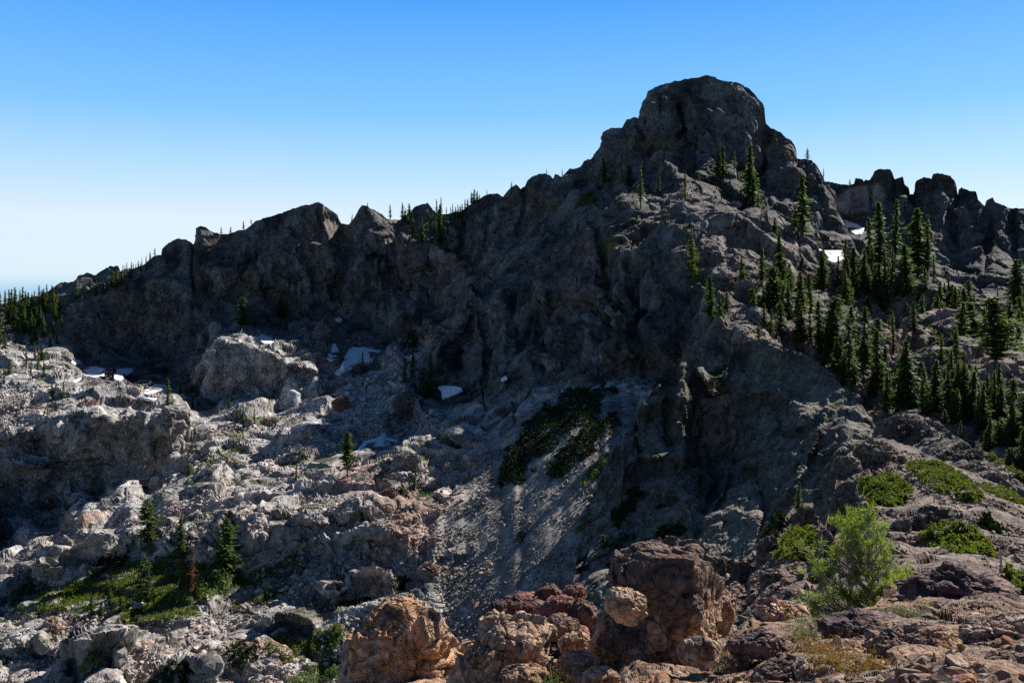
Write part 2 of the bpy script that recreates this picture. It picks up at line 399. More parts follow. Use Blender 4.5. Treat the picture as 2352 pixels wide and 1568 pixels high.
gl = [([(2094, 440), (2096, 500), (2085, 560)], 6, .03), ([(2198, 445), (2190, 520), (2200, 600)], 6, .03), ([(2262, 465), (2268, 540), (2262, 640)], 5, .025), ([(1998, 410), (2002, 500)], 5, .02),
      ([(2137, 410), (2145, 470), (2175, 520)], 4, .015), ([(2053, 410), (2060, 520)], 4, .012), ([(2327, 478), (2330, 600)], 5, .02)]
ROCKY = [('facet', 50, 5.0, .8, 'cliff'), ('facet', 24, 4.2, .6, 'cliff'), ('facet', 10, 2.5, .5, 'cliff'), ('facet', 4.2, 1.25, .5, 'cliff'), ('facet', 1.8, .6, .7, 'cliff'), ('facet', .8, .18, .7, 'cliff')]
GENTLE = [('facet', 38, 6.0, 1.0, 'gentle'), ('facet', 15, 3.0, 1.0, 'gentle'), ('facet', 6, 1.0, 1.0, 'gentle'), ('facet', 2.6, .25, 1.2, 'gentle'), ('facet', 1.1, .2, 1.2, 'gentle')]
S_pin = make_sheet("pinnacle_ridge", PIN, [(1700, 700), (2000, 800), (2352, 850), (2620, 850)], C_ctrl, 1700, 2620, 2.0, 200, ROCKY + GENTLE, col_pin, M_far, gl, jag=1.5, jag_sc=.12, back=(10, 40.0), kdm=2, relief=.65)

# ---- the mountain: cirque wall on the left, summit dome, basin, talus, wooded right slope
TOP = [(-260, 760), (-120, 730), (0, 695), (88, 680), (124, 658), (139, 648), (161, 651), (172, 645), (179, 634), (201, 626), (220, 631), (234, 622), (253, 610), (271, 610), (276, 622), (304, 618), (330, 609), (351, 587), (368, 583), (372, 570), (388, 558), (410, 549), (428, 550), (445, 563), (448, 548), (452, 526), (461, 520), (472, 523), (487, 530), (505, 536), (527, 537), (549, 528), (568, 523), (586, 506), (622, 494), (659, 483), (688, 473), (718, 468), (732, 463), (747, 470), (762, 484), (776, 495), (784, 513), (799, 515), (813, 498), (828, 471), (843, 473), (861, 482), (879, 491), (890, 502), (916, 503), (942, 489), (953, 476), (982, 465), (993, 480), (1004, 491), (1019, 491), (1055, 485), (1073, 476), (1088, 463), (1106, 454), (1125, 446), (1143, 444), (1154, 452), (1161, 443), (1172, 430), (1183, 421), (1194, 432), (1205, 425), (1209, 414), (1220, 405), (1242, 399), (1260, 399), (1271, 410), (1275, 399), (1290, 405), (1297, 399), (1308, 388), (1319, 388), (1333, 383), (1344, 368), (1356, 368), (1360, 357), (1377, 342), (1384, 327), (1388, 305), (1402, 298), (1428, 294), (1439, 274), (1453, 272), (1468, 272), (1474, 258), (1479, 236), (1488, 225), (1490, 210), (1505, 201), (1527, 194), (1549, 185), (1574, 178), (1600, 178), (1622, 171), (1640, 177), (1658, 185), (1677, 188), (1695, 190), (1717, 201), (1735, 218), (1750, 240), (1757, 261), (1759, 283), (1772, 293), (1794, 302), (1805, 315), (1816, 322), (1827, 342), (1830, 364), (1849, 364), (1864, 368), (1875, 379), (1889, 401), (1898, 423), (1908, 437), (1919, 463), (1930, 489), (1937, 507), (1951, 532), (1962, 560), (1975, 590), (2005, 602), (2060, 612), (2105, 620), (2206, 651), (2230, 655), (2287, 679), (2352, 707), (2450, 730), (2620, 800)]
A_ctrl = [(-260, 760, 800), (0, 695, 790), (120, 656, 775), (253, 610, 765), (400, 555, 745), (460, 520, 738), (520, 536, 740), (620, 494, 735), (735, 463, 725), (785, 513, 738), (840, 473, 705), (900, 503, 715), (1000, 491, 712), (1090, 460, 690), (1183, 421, 655), (1250, 400, 640), (1350, 368, 615), (1388, 305, 592), (1453, 272, 580), (1490, 210, 568), (1622, 171, 566), (1735, 218, 570), (1759, 283, 562), (1805, 315, 548), (1830, 364, 540), (1889, 401, 520), (1937, 507, 495), (1962, 560, 455), (1985, 600, 425), (2105, 620, 415), (2230, 655, 400), (2352, 707, 380), (2620, 800, 350),
    # foot of the cirque wall
    (-260, 900, 640), (0, 760, 700), (60, 800, 660), (150, 800, 655), (200, 835, 650), (300, 850, 655), (400, 850, 660), (450, 800, 665), (520, 745, 668), (640, 760, 672), (740, 740, 665), (800, 770, 648), (880, 780, 632), (960, 770, 620), (1000, 710, 618), (1040, 655, 622), (1100, 620, 610), (1185, 555, 605),
    (200, 720, 700), (350, 700, 705), (500, 640, 706), (640, 620, 704), (760, 620, 690), (870, 600, 672), (960, 600, 668), (1040, 560, 660), (1120, 520, 650), (1220, 480, 625), (880, 530, 690), (720, 500, 720),
    # knoll below the wall
    (500, 760, 640), (560, 775, 610), (640, 790, 600), (720, 825, 570), (735, 860, 560), (500, 800, 590), (470, 850, 560), (560, 900, 535), (640, 930, 525), (700, 900, 535), (480, 930, 535),
    (780, 810, 600), (840, 830, 575), (780, 860, 545), (900, 800, 585), (960, 780, 575),
    # basin floor behind the granite knob
    (0, 830, 600), (100, 850, 590), (200, 870, 590), (300, 880, 575), (370, 900, 545), (450, 900, 550), (420, 930, 500), (560, 960, 460),
    (-260, 1000, 500), (0, 900, 520), (0, 960, 455), (40, 1010, 435), (100, 935, 470), (160, 925, 470), (220, 912, 478), (300, 908, 485), (200, 960, 440), (130, 980, 436), (320, 965, 446), (400, 940, 462), (430, 1000, 440), (415, 1060, 415), (330, 1090, 414), (230, 1080, 424), (120, 1060, 428), (40, 1110, 424), (100, 1150, 416), (-60, 1100, 424), (0, 1240, 402), (120, 1200, 408), (230, 1150, 408), (330, 1130, 398), (380, 1120, 370), (-260, 1250, 330),
    (480, 980, 440), (500, 1060, 380), (560, 1020, 400), (640, 1000, 405), (700, 1040, 372), (740, 1065, 356), (620, 1060, 365), (560, 1100, 340), (460, 1130, 335), (650, 1120, 328), (720, 1100, 335), (800, 1090, 335),
    (800, 900, 490), (900, 860, 520), (880, 930, 450), (820, 970, 420), (880, 1010, 395), (950, 900, 455), (940, 960, 420), (700, 950, 440),
    (0, 1290, 305), (60, 1265, 310), (200, 1200, 325), (300, 1165, 330), (380, 1160, 326), (440, 1180, 312), (540, 1170, 310), (640, 1170, 305), (700, 1185, 298), (600, 1195, 298), (580, 1215, 287), (560, 1310, 278), (640, 1225, 286), (640, 1280, 280), (720, 1225, 284), (720, 1245, 280), (800, 1180, 285), (860, 1130, 300),
    (100, 1270, 295), (60, 1320, 285), (180, 1320, 283), (300, 1290, 283), (350, 1320, 275), (450, 1330, 270), (520, 1340, 266), (0, 1390, 262), (100, 1380, 264), (250, 1390, 258), (400, 1400, 252), (-260, 1400, 262),
    (0, 1460, 240), (200, 1460, 236), (500, 1420, 244), (0, 1568, 212), (200, 1568, 208), (400, 1568, 206), (-260, 1600, 210), (600, 1380, 250), (700, 1350, 255), (700, 1450, 228), (600, 1568, 204), (800, 1500, 214), (850, 1400, 232), (860, 1300, 255), (950, 1250, 258), (0, 1700, 190), (600, 1700, 190),
    # talus
    (1000, 950, 400), (1000, 1000, 372), (1060, 1010, 355), (1050, 1060, 335), (930, 1060, 345), (960, 1130, 305), (1060, 1150, 285), (1150, 1080, 300), (1200, 950, 345), (1150, 1000, 335), (1280, 1000, 300), (1350, 950, 310), (1250, 1100, 275), (1330, 1080, 268), (1200, 1200, 255), (1100, 1250, 258), (1330, 1200, 240), (1050, 1350, 240), (1200, 1350, 225), (1320, 1300, 222), (1000, 1450, 228), (1150, 1450, 215), (1300, 1450, 205), (1400, 1400, 205), (1450, 1300, 215), (1500, 1200, 235), (1500, 1500, 195), (1000, 1600, 200), (1800, 1500, 190), (2352, 1600, 170), (2620, 1600, 170),
    # foot and face of the central cliff
    (940, 880, 480), (1000, 910, 455), (1080, 900, 432), (1150, 885, 410), (1170, 915, 385), (1300, 890, 368), (1400, 880, 352), (1480, 870, 345), (1550, 850, 335),
    (985, 800, 515), (1000, 740, 535), (1035, 705, 540), (1080, 665, 538), (1130, 640, 530), (1200, 600, 528), (1260, 565, 535), (1320, 520, 535), (1300, 440, 590), (1380, 440, 555),
    (1050, 800, 492), (1150, 780, 458), (1180, 700, 478), (1300, 780, 405), (1300, 680, 440), (1400, 760, 378), (1400, 640, 415), (1400, 560, 428), (1480, 700, 380), (1480, 560, 402), (1380, 500, 490), (1450, 470, 480), (1500, 780, 352), (1550, 700, 358), (1590, 610, 366), (1560, 540, 388), (1530, 480, 455),
    (1450, 380, 545), (1500, 320, 545), (1530, 400, 525), (1560, 300, 552), (1570, 380, 528), (1600, 440, 482), (1560, 430, 490), (1640, 470, 462), (1650, 400, 525), (1720, 440, 508), (1700, 300, 556), (1740, 400, 530), (1800, 420, 520), (1780, 490, 485), (1720, 500, 462), (1830, 520, 470), (1880, 500, 488), (1900, 560, 450), (1920, 590, 432),
    # rubble slope right of the cliff and the wooded slope
    (1650, 540, 384), (1720, 560, 392), (1800, 560, 422), (1870, 610, 415), (1700, 620, 362), (1640, 620, 354), (1620, 700, 332), (1680, 700, 318), (1780, 640, 355), (1850, 690, 345), (1920, 650, 385), (1720, 750, 292), (1650, 780, 290), (1630, 850, 268), (1630, 930, 250), (1800, 760, 300), (1900, 780, 305), (2000, 700, 365), (2100, 720, 365), (2000, 800, 300), (2100, 800, 315), (2200, 740, 340), (2200, 800, 300), (2300, 780, 310), (2352, 800, 300), (2100, 860, 275), (2200, 870, 262), (2300, 870, 262), (2000, 900, 268), (2100, 940, 240), (2200, 950, 228), (2352, 950, 225), (2352, 1050, 200), (2200, 1050, 208), (2620, 950, 230), (1850, 900, 262), (1800, 1100, 230), (2200, 1250, 185)]
BOT = [(-260, 1700), (700, 1700), (1300, 1560), (1700, 1300), (2050, 1150), (2620, 1250)]
TARN = [(696, 1080), (704, 1062), (730, 1050), (760, 1044), (788, 1040), (796, 1052), (780, 1068), (752, 1082), (720, 1084)]
SNOW = [  # outline, label bit
    ([(192, 862), (196, 846), (214, 844), (238, 848), (232, 860), (212, 866), (200, 870)], "broad snow patch at the dark cliff foot, left of the tapering one"),
    ([(264, 868), (266, 850), (284, 847), (302, 848), (286, 858), (272, 870)], "tapering snow patch at the dark cliff foot, left of the granite knob's broad one"),
    ([(324, 910), (334, 896), (356, 886), (376, 884), (384, 896), (380, 908), (350, 914)], "broad smooth snow patch behind the pale granite knob"),
    ([(396, 906), (400, 898), (410, 900), (406, 910)], "tiny snow scrap beside two dark conifers behind the granite knob"),
    ([(160, 886), (168, 874), (186, 867), (190, 873), (176, 884)], "narrow slanting snow patch lowest on the left of the shaded cirque floor"),
    ([(165, 832), (170, 824), (182, 829), (180, 834)], "small snow patch highest up under the left end of the cliff"),
    ([(596, 778), (602, 768), (622, 776), (626, 786), (608, 788)], "small bright snow patch on top of the granite knoll"),
    ([(762, 806), (764, 793), (770, 790), (776, 804)], "thin upright snow streak beside the largest snowfield"),
    ([(748, 820), (756, 813), (770, 817), (772, 823), (758, 826)], "ring-like snow scrap left of the largest snowfield"),
    ([(790, 838), (800, 816), (812, 802), (838, 802), (866, 808), (850, 824), (836, 836), (828, 828), (806, 836), (796, 842)], "largest snowfield, below the cliffs at the head of the boulder chute"),
    ([(772, 854), (786, 844), (810, 838), (812, 844), (792, 852), (780, 858)], "thin snow tongue just below the largest snowfield"),
    ([(772, 734), (776, 728), (784, 732), (780, 737)], "small snow spot high in the dark gully of the cirque wall"),
    ([(1010, 890), (1022, 887), (1054, 890), (1056, 896), (1030, 908), (1018, 910), (1018, 898)], "wedge of snow under the central cliff beside two tall firs"),
    ([(1148, 864), (1160, 862), (1164, 867), (1152, 870)], "tiny snow scrap in a niche at the base of the central cliff"),
    ([(830, 1030), (842, 1014), (868, 1006), (880, 994), (884, 1006), (906, 1010), (896, 1020), (862, 1024), (846, 1032)], "snow patch among boulders above the small tarn"),
    ([(1884, 572), (1894, 577), (1936, 577), (1940, 590), (1916, 601), (1904, 596)], "bright snow patch at the top of the wooded right slope")]
def zone(X, Y, pts, w, soft=None):
    return sstep(poly_sd(X, Y, pts), -(soft or 14), (soft or 14))
SLOPE_R = [(1560, 410), (1640, 430), (1700, 500), (1790, 500), (1900, 590), (2010, 600), (2352, 690), (2620, 780), (2620, 1300), (1500, 1300), (1600, 850), (1690, 790), (1640, 700), (1600, 600), (1590, 520), (1540, 470)]
BASIN = [(-300, 790), (60, 770), (160, 800), (200, 880), (330, 890), (440, 900), (470, 850), (480, 770), (540, 750), (640, 770), (740, 840), (830, 870), (900, 800), (990, 745), (1000, 790), (930, 870), (1000, 930), (1100, 930), (1300, 880), (1450, 870), (1560, 900), (1500, 1200), (1700, 1700), (-300, 1700)]
MEADOW = [(20, 1380), (90, 1340), (200, 1320), (280, 1280), (340, 1240), (420, 1260), (520, 1310), (570, 1330), (520, 1370), (450, 1400), (360, 1420), (240, 1400), (140, 1400), (60, 1395)]
GULLYGREEN = [(430, 1130), (440, 1060), (520, 1010), (540, 970), (560, 980), (530, 1040), (480, 1100), (440, 1150)]
TALUS = [(1000, 1180), (1150, 1000), (1250, 910), (1500, 900), (1500, 1200), (1420, 1400), (1400, 1560), (1000, 1560), (1020, 1400), (980, 1300)]
def col_main(X, Y, P, N, cl, rc, cm):
    w = fbm(P / 22.0, 5, .6); w2 = fbm(P / 60.0 + 9, 3); w3 = fbm(P / 7.0 + 4, 4)
    XX, YY = X + 16 * w + 8 * w3, Y + 16 * w2 + 8 * w
    c = np.ones(X.shape + (3,), np.float32) * np.array([0.108, 0.104, 0.100], np.float32)
    c *= (1 + 0.5 * w + 0.3 * w2 + 0.25 * rc + .2 * w3)[..., None]
    c = tintmix(c, .6 * sstep(fbm(P / 40.0 + 55, 4, .6), .15, .6), (0.155, 0.115, 0.085)); c = tintmix(c, .5 * sstep(fbm(P / 18.0 + 15, 4, .6), .3, .7), (0.20, 0.195, 0.185))
    # brown and lichen-yellow seams on the central cliff
    c = tintmix(c, 0.7 * sstep(w2, .1, .7) * blob(X, Y, 1420, 640, 260, 260), (0.13, 0.085, 0.062))
    st = fbm(P / np.array([5., 5., 26.], np.float32) + 70, 4)
    for (cx, cy, rx, ry, k, colr) in [(1385, 590, 14, 55, .8, (.17, .17, .035)), (1350, 660, 34, 42, .7, (.22, .20, .13)), (1355, 560, 26, 18, .5, (.15, .14, .05)), (1245, 690, 16, 50, .5, (.24, .20, .17)), (1120, 790, 18, 60, .3, (.2, .19, .17)), (850, 610, 24, 34, .7, (.22, .22, .22)), (495, 670, 10, 26, .5, (.16, .16, .05)), (395, 745, 16, 26, .4, (.18, .14, .07)), (960, 640, 18, 30, .3, (.2, .19, .15)), (1235, 630, 20, 60, .45, (.2, .17, .14)), (1325, 850, 24, 40, .4, (.16, .15, .07)), (1290, 830, 10, 50, .4, (.2, .18, .16)), (1600, 330, 40, 60, .3, (.13, .08, .06)), (1560, 560, 60, 60, .4, (.12, .09, .05))]:
        c = tintmix(c, k * blob(XX, YY, cx, cy, rx, ry) * sstep(st, -.25, .35), colr)
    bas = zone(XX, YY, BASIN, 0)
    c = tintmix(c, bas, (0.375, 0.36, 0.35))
    pk = sstep(w2 + .5 * w3, 0.0, .6)
    c = tintmix(c, 0.45 * bas * pk, (0.40, 0.32, 0.28))
    c *= (1 + bas * (0.22 * w3 + 0.14 * rc))[..., None]
    # steep basin faces darkened: their shade painted into the rock, along with water stains
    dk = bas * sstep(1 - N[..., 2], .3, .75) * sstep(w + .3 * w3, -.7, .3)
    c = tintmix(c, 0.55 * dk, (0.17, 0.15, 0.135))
    c = tintmix(c, .85 * blob(XX, YY, 60, 1160, 330, 120, -8), (0.15, 0.135, 0.125)) if False else c
    # rust-tinted rubble
    for (cx, cy, rx, ry, a) in [(870, 1100, 110, 45, -20), (950, 1180, 90, 60, 0), (900, 1260, 90, 40, -20), (600, 1490, 120, 30, 0), (150, 1200, 90, 20, -20)]:
        c = tintmix(c, .6 * blob(XX, YY, cx, cy, rx, ry, a, w) * bas, (0.36, 0.22, 0.15))
    tl = zone(XX, YY, TALUS, 0, 26)
    c = tintmix(c, tl, (0.225, 0.21, 0.193)); c *= (1 + tl * .22 * w3)[..., None]
    sl = zone(XX, YY, SLOPE_R, 0)
    c = tintmix(c, sl, (0.175, 0.15, 0.135)); c *= (1 + sl * (0.3 * w3 + .2 * rc))[..., None]
    c = tintmix(c, .5 * sl * sstep(w + .4 * w3, .1, .7), (0.28, 0.17, 0.13))
    # low growth, only where soil can lie
    flat = sstep(N[..., 2], .55, .8)
    gw = fbm(P / 4.0 + 33, 4)
    g = zone(XX, YY, MEADOW, 0, 10); g2 = zone(XX, YY, GULLYGREEN, 0, 10)
    g = np.maximum(g, .9 * g2) * sstep(gw, -.35, .15) * flat
    for (cx, cy, rx, ry, a, k) in [(545, 985, 26, 10, -20, .9), (770, 1395, 160, 26, -20, .7), (640, 1330, 60, 14, -25, .8), (700, 1230, 30, 8, -30, .6), (1345, 455, 22, 20, -50, .9), (1335, 385, 60, 10, -35, .5), (1275, 480, 20, 6, -30, .6), (2130, 770, 60, 20, 25, .7), (2170, 800, 50, 10, 25, .9), (2320, 820, 40, 8, 25, .8), (1660, 425, 30, 7, 5, .9), (1785, 480, 28, 8, 20, .8), (300, 1330, 200, 60, -12, .5), (60, 1500, 120, 20, -25, .5), (860, 1060, 30, 4, -10, .5), (920, 1040, 40, 6, -25, .5), (1150, 880, 40, 8, -20, .6), (1020, 930, 40, 8, -20, .5)]:
        g = np.maximum(g, k * blob(XX, YY, cx, cy, rx, ry, a, w3) * sstep(gw, -.5, .2))
    g = np.maximum(g, .8 * bas * flat * sstep(fbm(P / 11.0 + 90, 4, .6) , .42, .62) * (1 - tl))
    g = np.maximum(g, .8 * sl * flat * sstep(fbm(P / 9.0 + 60, 4, .6), .35, .6) * sstep(Y, 560, 640))
    g3 = np.ones(X.shape + (3,), np.float32) * np.array([0.05, 0.075, 0.022], np.float32) * (1 + .4 * w3[..., None]); g3 = tintmix(g3, sstep(w3, -.1, .6) * .6, (0.12, 0.115, 0.05))
    c = c * (1 - g[..., None]) + g3 * g[..., None]
    return np.concatenate([np.clip(c, 0.012, 0.6), (1 - .8 * tl)[..., None]], -1)
stk = [([(500, 690), (540, 640), (560, 630)], 9, -.012), ([(445, 563), (440, 640), (470, 720)], 9, .02), ([(784, 513), (790, 600), (770, 680), (800, 760)], 12, .03), ([(916, 503), (905, 600), (930, 700), (950, 770)], 9, .02),
       ([(600, 520), (590, 600), (620, 700)], 8, .015), ([(700, 480), (690, 560), (720, 640), (730, 720)], 7, .012), ([(300, 620), (310, 700), (330, 800)], 8, .015), ([(1073, 480), (1060, 560), (1040, 640), (1030, 690)], 12, .03),
       ([(1130, 450), (1120, 520), (1110, 600)], 6, .02), ([(1205, 430), (1200, 500), (1180, 580)], 6, .018), ([(1270, 410), (1275, 470), (1240, 540)], 6, .012), ([(835, 480), (830, 560), (850, 680)], 16, -.018), ([(740, 470), (760, 560)], 10, -.012),
       ([(1115, 900), (1120, 820), (1105, 720)], 6, .035), ([(1170, 880), (1195, 800), (1180, 700), (1200, 640)], 6, .03), ([(1250, 880), (1255, 780), (1270, 680)], 6, .02), ([(1400, 760), (1395, 640), (1375, 540), (1370, 480)], 8, .035), ([(1480, 860), (1490, 760), (1470, 640)], 7, .03), ([(1330, 860), (1340, 760), (1330, 700)], 6, .015), ([(1050, 880), (1060, 800), (1070, 730)], 5, .02),
       ([(1150, 840), (1160, 740), (1150, 660)], 10, -.015), ([(1220, 860), (1225, 760), (1240, 650)], 9, -.015), ([(1440, 840), (1440, 700), (1420, 560)], 12, -.02),
       ([(1560, 250), (1580, 330), (1560, 400)], 12, .03), ([(1470, 290), (1500, 330), (1480, 400)], 8, .02), ([(1759, 290), (1750, 370), (1730, 430)], 9, .03), ([(1640, 260), (1650, 380)], 20, -.02), ([(1710, 240), (1715, 400)], 16, -.015), ([(1510, 250), (1520, 300)], 12, -.02), ([(1500, 360), (1540, 380), (1570, 440)], 14, -.03), ([(1800, 330), (1810, 420)], 22, -.02), ([(1830, 370), (1835, 450), (1870, 560)], 6, .02), ([(1869, 380), (1900, 470), (1930, 560)], 9, -.012),
       # knob and benches of the basin
       ([(230, 930), (180, 1010), (120, 1100)], 14, -.02), ([(330, 960), (340, 1040), (320, 1100)], 12, -.03), ([(430, 930), (420, 1060)], 6, .03), ([(270, 960), (265, 1060)], 8, .03), ([(440, 1060), (520, 1000)], 9, .03), ([(600, 1215), (700, 1215), (800, 1200)], 12, .03),
       ([(40, 1090), (100, 1060)], 20, -.02), ([(0, 1180), (200, 1160)], 16, .03), ([(1060, 1000), (1050, 1040)], 22, -.035), ([(560, 800), (600, 900)], 8, .012), ([(650, 800), (640, 920)], 8, .014)]
LEDGES = [([(100, 958), (180, 938), (230, 948), (270, 962), (330, 950), (425, 935)], 130, .11), ([(-60, 1080), (0, 1072), (60, 1060), (110, 1078)], 60, .06), ([(-60, 1000), (0, 995), (40, 985), (70, 1000)], 30, .035),
 ([(50, 1275), (120, 1278), (180, 1265), (260, 1242)], 50, .055), ([(560, 1218), (620, 1192), (700, 1180), (770, 1200)], 85, .045), ([(370, 1200), (400, 1188), (440, 1183), (480, 1190), (545, 1196)], 110, .03), ([(440, 1095), (520, 1062), (600, 1060), (690, 1082)], 34, .035),
 ([(490, 1152), (600, 1130), (700, 1118)], 32, .035), ([(700, 1172), (780, 1160), (860, 1148)], 40, .045), ([(470, 815), (540, 800), (620, 826), (700, 838), (740, 862)], 95, .07), ([(885, 917), (940, 905), (1005, 925)], 46, .06), ([(170, 1502), (240, 1478), (300, 1492)], 80, .09), ([(370, 1532), (430, 1510), (500, 1530)], 60, .08),
 ([(740, 1335), (800, 1325), (880, 1342)], 22, .03), ([(590, 1420), (660, 1405), (720, 1418)], 26, .03), ([(0, 1475), (80, 1465), (150, 1480)], 30, .035), ([(620, 1000), (700, 985), (780, 1000)], 26, .03), ([(250, 1155), (330, 1140), (420, 1150)], 30, .03), ([(0, 1210), (80, 1190), (160, 1175)], 40, .04), ([(780, 1215), (860, 1205), (930, 1215)], 24, .03),
 ([(1690, 500), (1740, 482), (1800, 490), (1860, 545)], 60, .05), ([(2100, 748), (2160, 772), (2230, 806)], 44, .05), ([(2040, 835), (2120, 842), (2190, 832)], 40, .05), ([(2240, 850), (2300, 845), (2352, 860)], 34, .04), ([(1950, 700), (2010, 715)], 24, .03), ([(2200, 905), (2280, 900), (2352, 915)], 34, .04),
 ([(955, 562), (1010, 560), (1056, 600)], 60, .03), ([(840, 520), (895, 532)], 40, .02), ([(660, 560), (720, 548), (770, 570)], 60, .015), ([(480, 600), (540, 612)], 40, .015), ([(300, 650), (360, 640), (420, 650)], 50, .015), ([(1050, 680), (1120, 652), (1180, 640)], 50, .03), ([(1200, 640), (1260, 600), (1330, 560)], 50, .03), ([(1240, 760), (1300, 745), (1360, 750)], 60, .025), ([(1060, 800), (1130, 790)], 60, .02), ([(1400, 700), (1470, 690)], 50, .02), ([(1430, 570), (1500, 560)], 40, .02), ([(1500, 370), (1540, 362), (1580, 385)], 60, .03), ([(1550, 320), (1590, 312), (1640, 330)], 50, .012), ([(1390, 400), (1450, 385)], 40, .015), ([(1380, 810), (1450, 800)], 40, .02)]
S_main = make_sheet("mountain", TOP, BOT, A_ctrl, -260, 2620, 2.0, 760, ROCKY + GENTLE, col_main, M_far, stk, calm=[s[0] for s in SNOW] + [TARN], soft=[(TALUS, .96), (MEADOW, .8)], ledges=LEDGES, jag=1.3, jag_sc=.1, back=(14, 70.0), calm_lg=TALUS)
# ---- buttress: dark crags and walls in the middle distance, right of the talus
E_top = [(1180, 1700), (1300, 1420), (1322, 1300), (1330, 1250), (1342, 1215), (1350, 1165), (1368, 1120), (1385, 1085), (1400, 1040), (1412, 1020), (1430, 1010), (1442, 985), (1458, 975), (1463, 945), (1474, 928), (1490, 910), (1510, 885), (1535, 862), (1560, 838), (1572, 828), (1585, 826), (1596, 836), (1606, 852), (1622, 880), (1640, 905), (1652, 930), (1660, 940), (1663, 900), (1668, 850), (1674, 815), (1690, 797), (1715, 786), (1740, 780), (1770, 788), (1800, 797), (1850, 812), (1880, 835), (1900, 850), (1925, 878), (1950, 900), (1975, 925), (2000, 952), (2008, 975), (2014, 985), (2025, 962), (2050, 950), (2080, 945), (2110, 950), (2150, 962), (2180, 990), (2200, 1003), (2240, 1025), (2290, 1055), (2352, 1088), (2450, 1140), (2620, 1230)]
E_ctrl = [(1180, 1700, 170), (1330, 1250, 222), (1350, 1160, 236), (1385, 1080, 240), (1430, 1010, 243), (1470, 930, 247), (1510, 885, 250), (1560, 840, 253), (1585, 826, 254), (1622, 880, 250), (1660, 940, 250), (1670, 850, 248), (1690, 797, 248), (1740, 780, 246), (1850, 812, 236), (1900, 850, 226), (1950, 900, 213), (2000, 952, 197), (2014, 985, 176), (2050, 950, 158), (2110, 950, 148), (2200, 1003, 126), (2352, 1088, 112), (2620, 1230, 92),
          (1440, 1060, 238), (1410, 1130, 232), (1400, 1200, 222), (1500, 960, 246), (1560, 920, 244), (1500, 1060, 233), (1500, 1150, 224), (1480, 1230, 214), (1600, 930, 247), (1580, 1050, 234), (1600, 1150, 214), (1600, 1250, 194), (1650, 1000, 247), (1665, 1080, 238), (1640, 1140, 222),
          (1700, 880, 240), (1760, 880, 236), (1700, 980, 232), (1750, 1050, 218), (1700, 1150, 204), (1700, 1250, 180), (1850, 900, 226), (1830, 980, 216), (1880, 960, 208), (1950, 960, 194), (1905, 930, 212), (1820, 1060, 202), (1880, 1050, 190), (1850, 1150, 172), (1780, 1180, 182), (1950, 1010, 176), (1940, 1080, 160), (2000, 1040, 150), (2050, 1000, 148), (2100, 1000, 136), (2200, 1050, 116), (2300, 1090, 104), (1400, 1350, 185), (1600, 1350, 170), (1900, 1250, 145), (2100, 1150, 112), (2352, 1200, 86), (2620, 1350, 80)]
def col_butt(X, Y, P, N, cl, rc, cm):
    w = fbm(P / 12.0, 5, .6); w3 = fbm(P / 3.0 + 4, 4); w2 = fbm(P / 30. + 9, 3)
    XX, YY = X + 14 * w + 6 * w3, Y + 14 * w2 + 8 * w
    c = np.ones(X.shape + (3,), np.float32) * np.array([0.088, 0.086, 0.07], np.float32)
    c *= (1 + .35 * w + .2 * rc)[..., None]
    st = fbm(P / np.array([2.2, 2.2, 12.], np.float32) + 70, 4)
    for (cx, cy, rx, ry, k, colr) in [(1775, 860, 34, 50, .85, (.25, .23, .11)), (1715, 865, 16, 34, .6, (.20, .18, .08)), (1660, 990, 34, 90, .6, (.19, .17, .07)), (1690, 1010, 22, 40, .7, (.27, .24, .15)), (1570, 920, 16, 60, .5, (.20, .18, .09)), (1500, 960, 50, 60, .3, (.16, .14, .06)), (1655, 1100, 14, 40, .7, (.24, .22, .14)), (1560, 1010, 30, 60, .35, (.15, .14, .07)), (1880, 1140, 30, 40, .4, (.15, .13, .05)), (1830, 930, 50, 40, .35, (.15, .14, .1)), (1850, 960, 40, 12, .4, (.22, .21, .19))]:
        c = tintmix(c, k * blob(XX, YY, cx, cy, rx, ry) * sstep(st, -.3, .3), colr)
    flat = sstep(N[..., 2], .45, .75)
    c = tintmix(c, .75 * flat, (0.23, 0.20, 0.175))
    c = tintmix(c, .7 * sstep(X, 1990, 2060), (0.19, 0.155, 0.13))
    g = blob(XX, YY, 2270, 1030, 90, 10, 30, w3) * flat + .6 * flat * sstep(fbm(P / 2.5 + 60, 4, .6), .3, .6)
    c = tintmix(c, np.clip(g, 0, 1) * .9, (0.07, 0.11, 0.025))
    c *= (1 + .15 * w3)[..., None]
    return np.clip(c, .012, .6)
stE = [([(1600, 860), (1590, 950), (1600, 1050), (1610, 1150)], 7, .03), ([(1540, 880), (1530, 960), (1540, 1040)], 6, .02), ([(1655, 950), (1650, 1060), (1640, 1120), (1600, 1240)], 8, .035), ([(1570, 850), (1560, 960), (1570, 1060)], 12, -.02),
       ([(1900, 930), (1885, 980), (1860, 1040), (1840, 1080), (1830, 1120)], 6, -.03), ([(1680, 1060), (1665, 1120), (1640, 1160), (1620, 1180)], 6, -.03), ([(1700, 830), (1690, 950), (1700, 1020)], 9, .012), ([(1800, 1000), (1850, 1000), (1900, 960)], 8, .02), ([(1460, 960), (1470, 1040), (1460, 1120)], 8, .02), ([(1430, 1030), (1430, 1120)], 8, -.015), ([(1500, 1180), (1560, 1150)], 12, .02), ([(1740, 1080), (1760, 1180), (1740, 1250)], 10, .03), ([(1930, 1000), (1910, 1080), (1880, 1180)], 8, .03)]
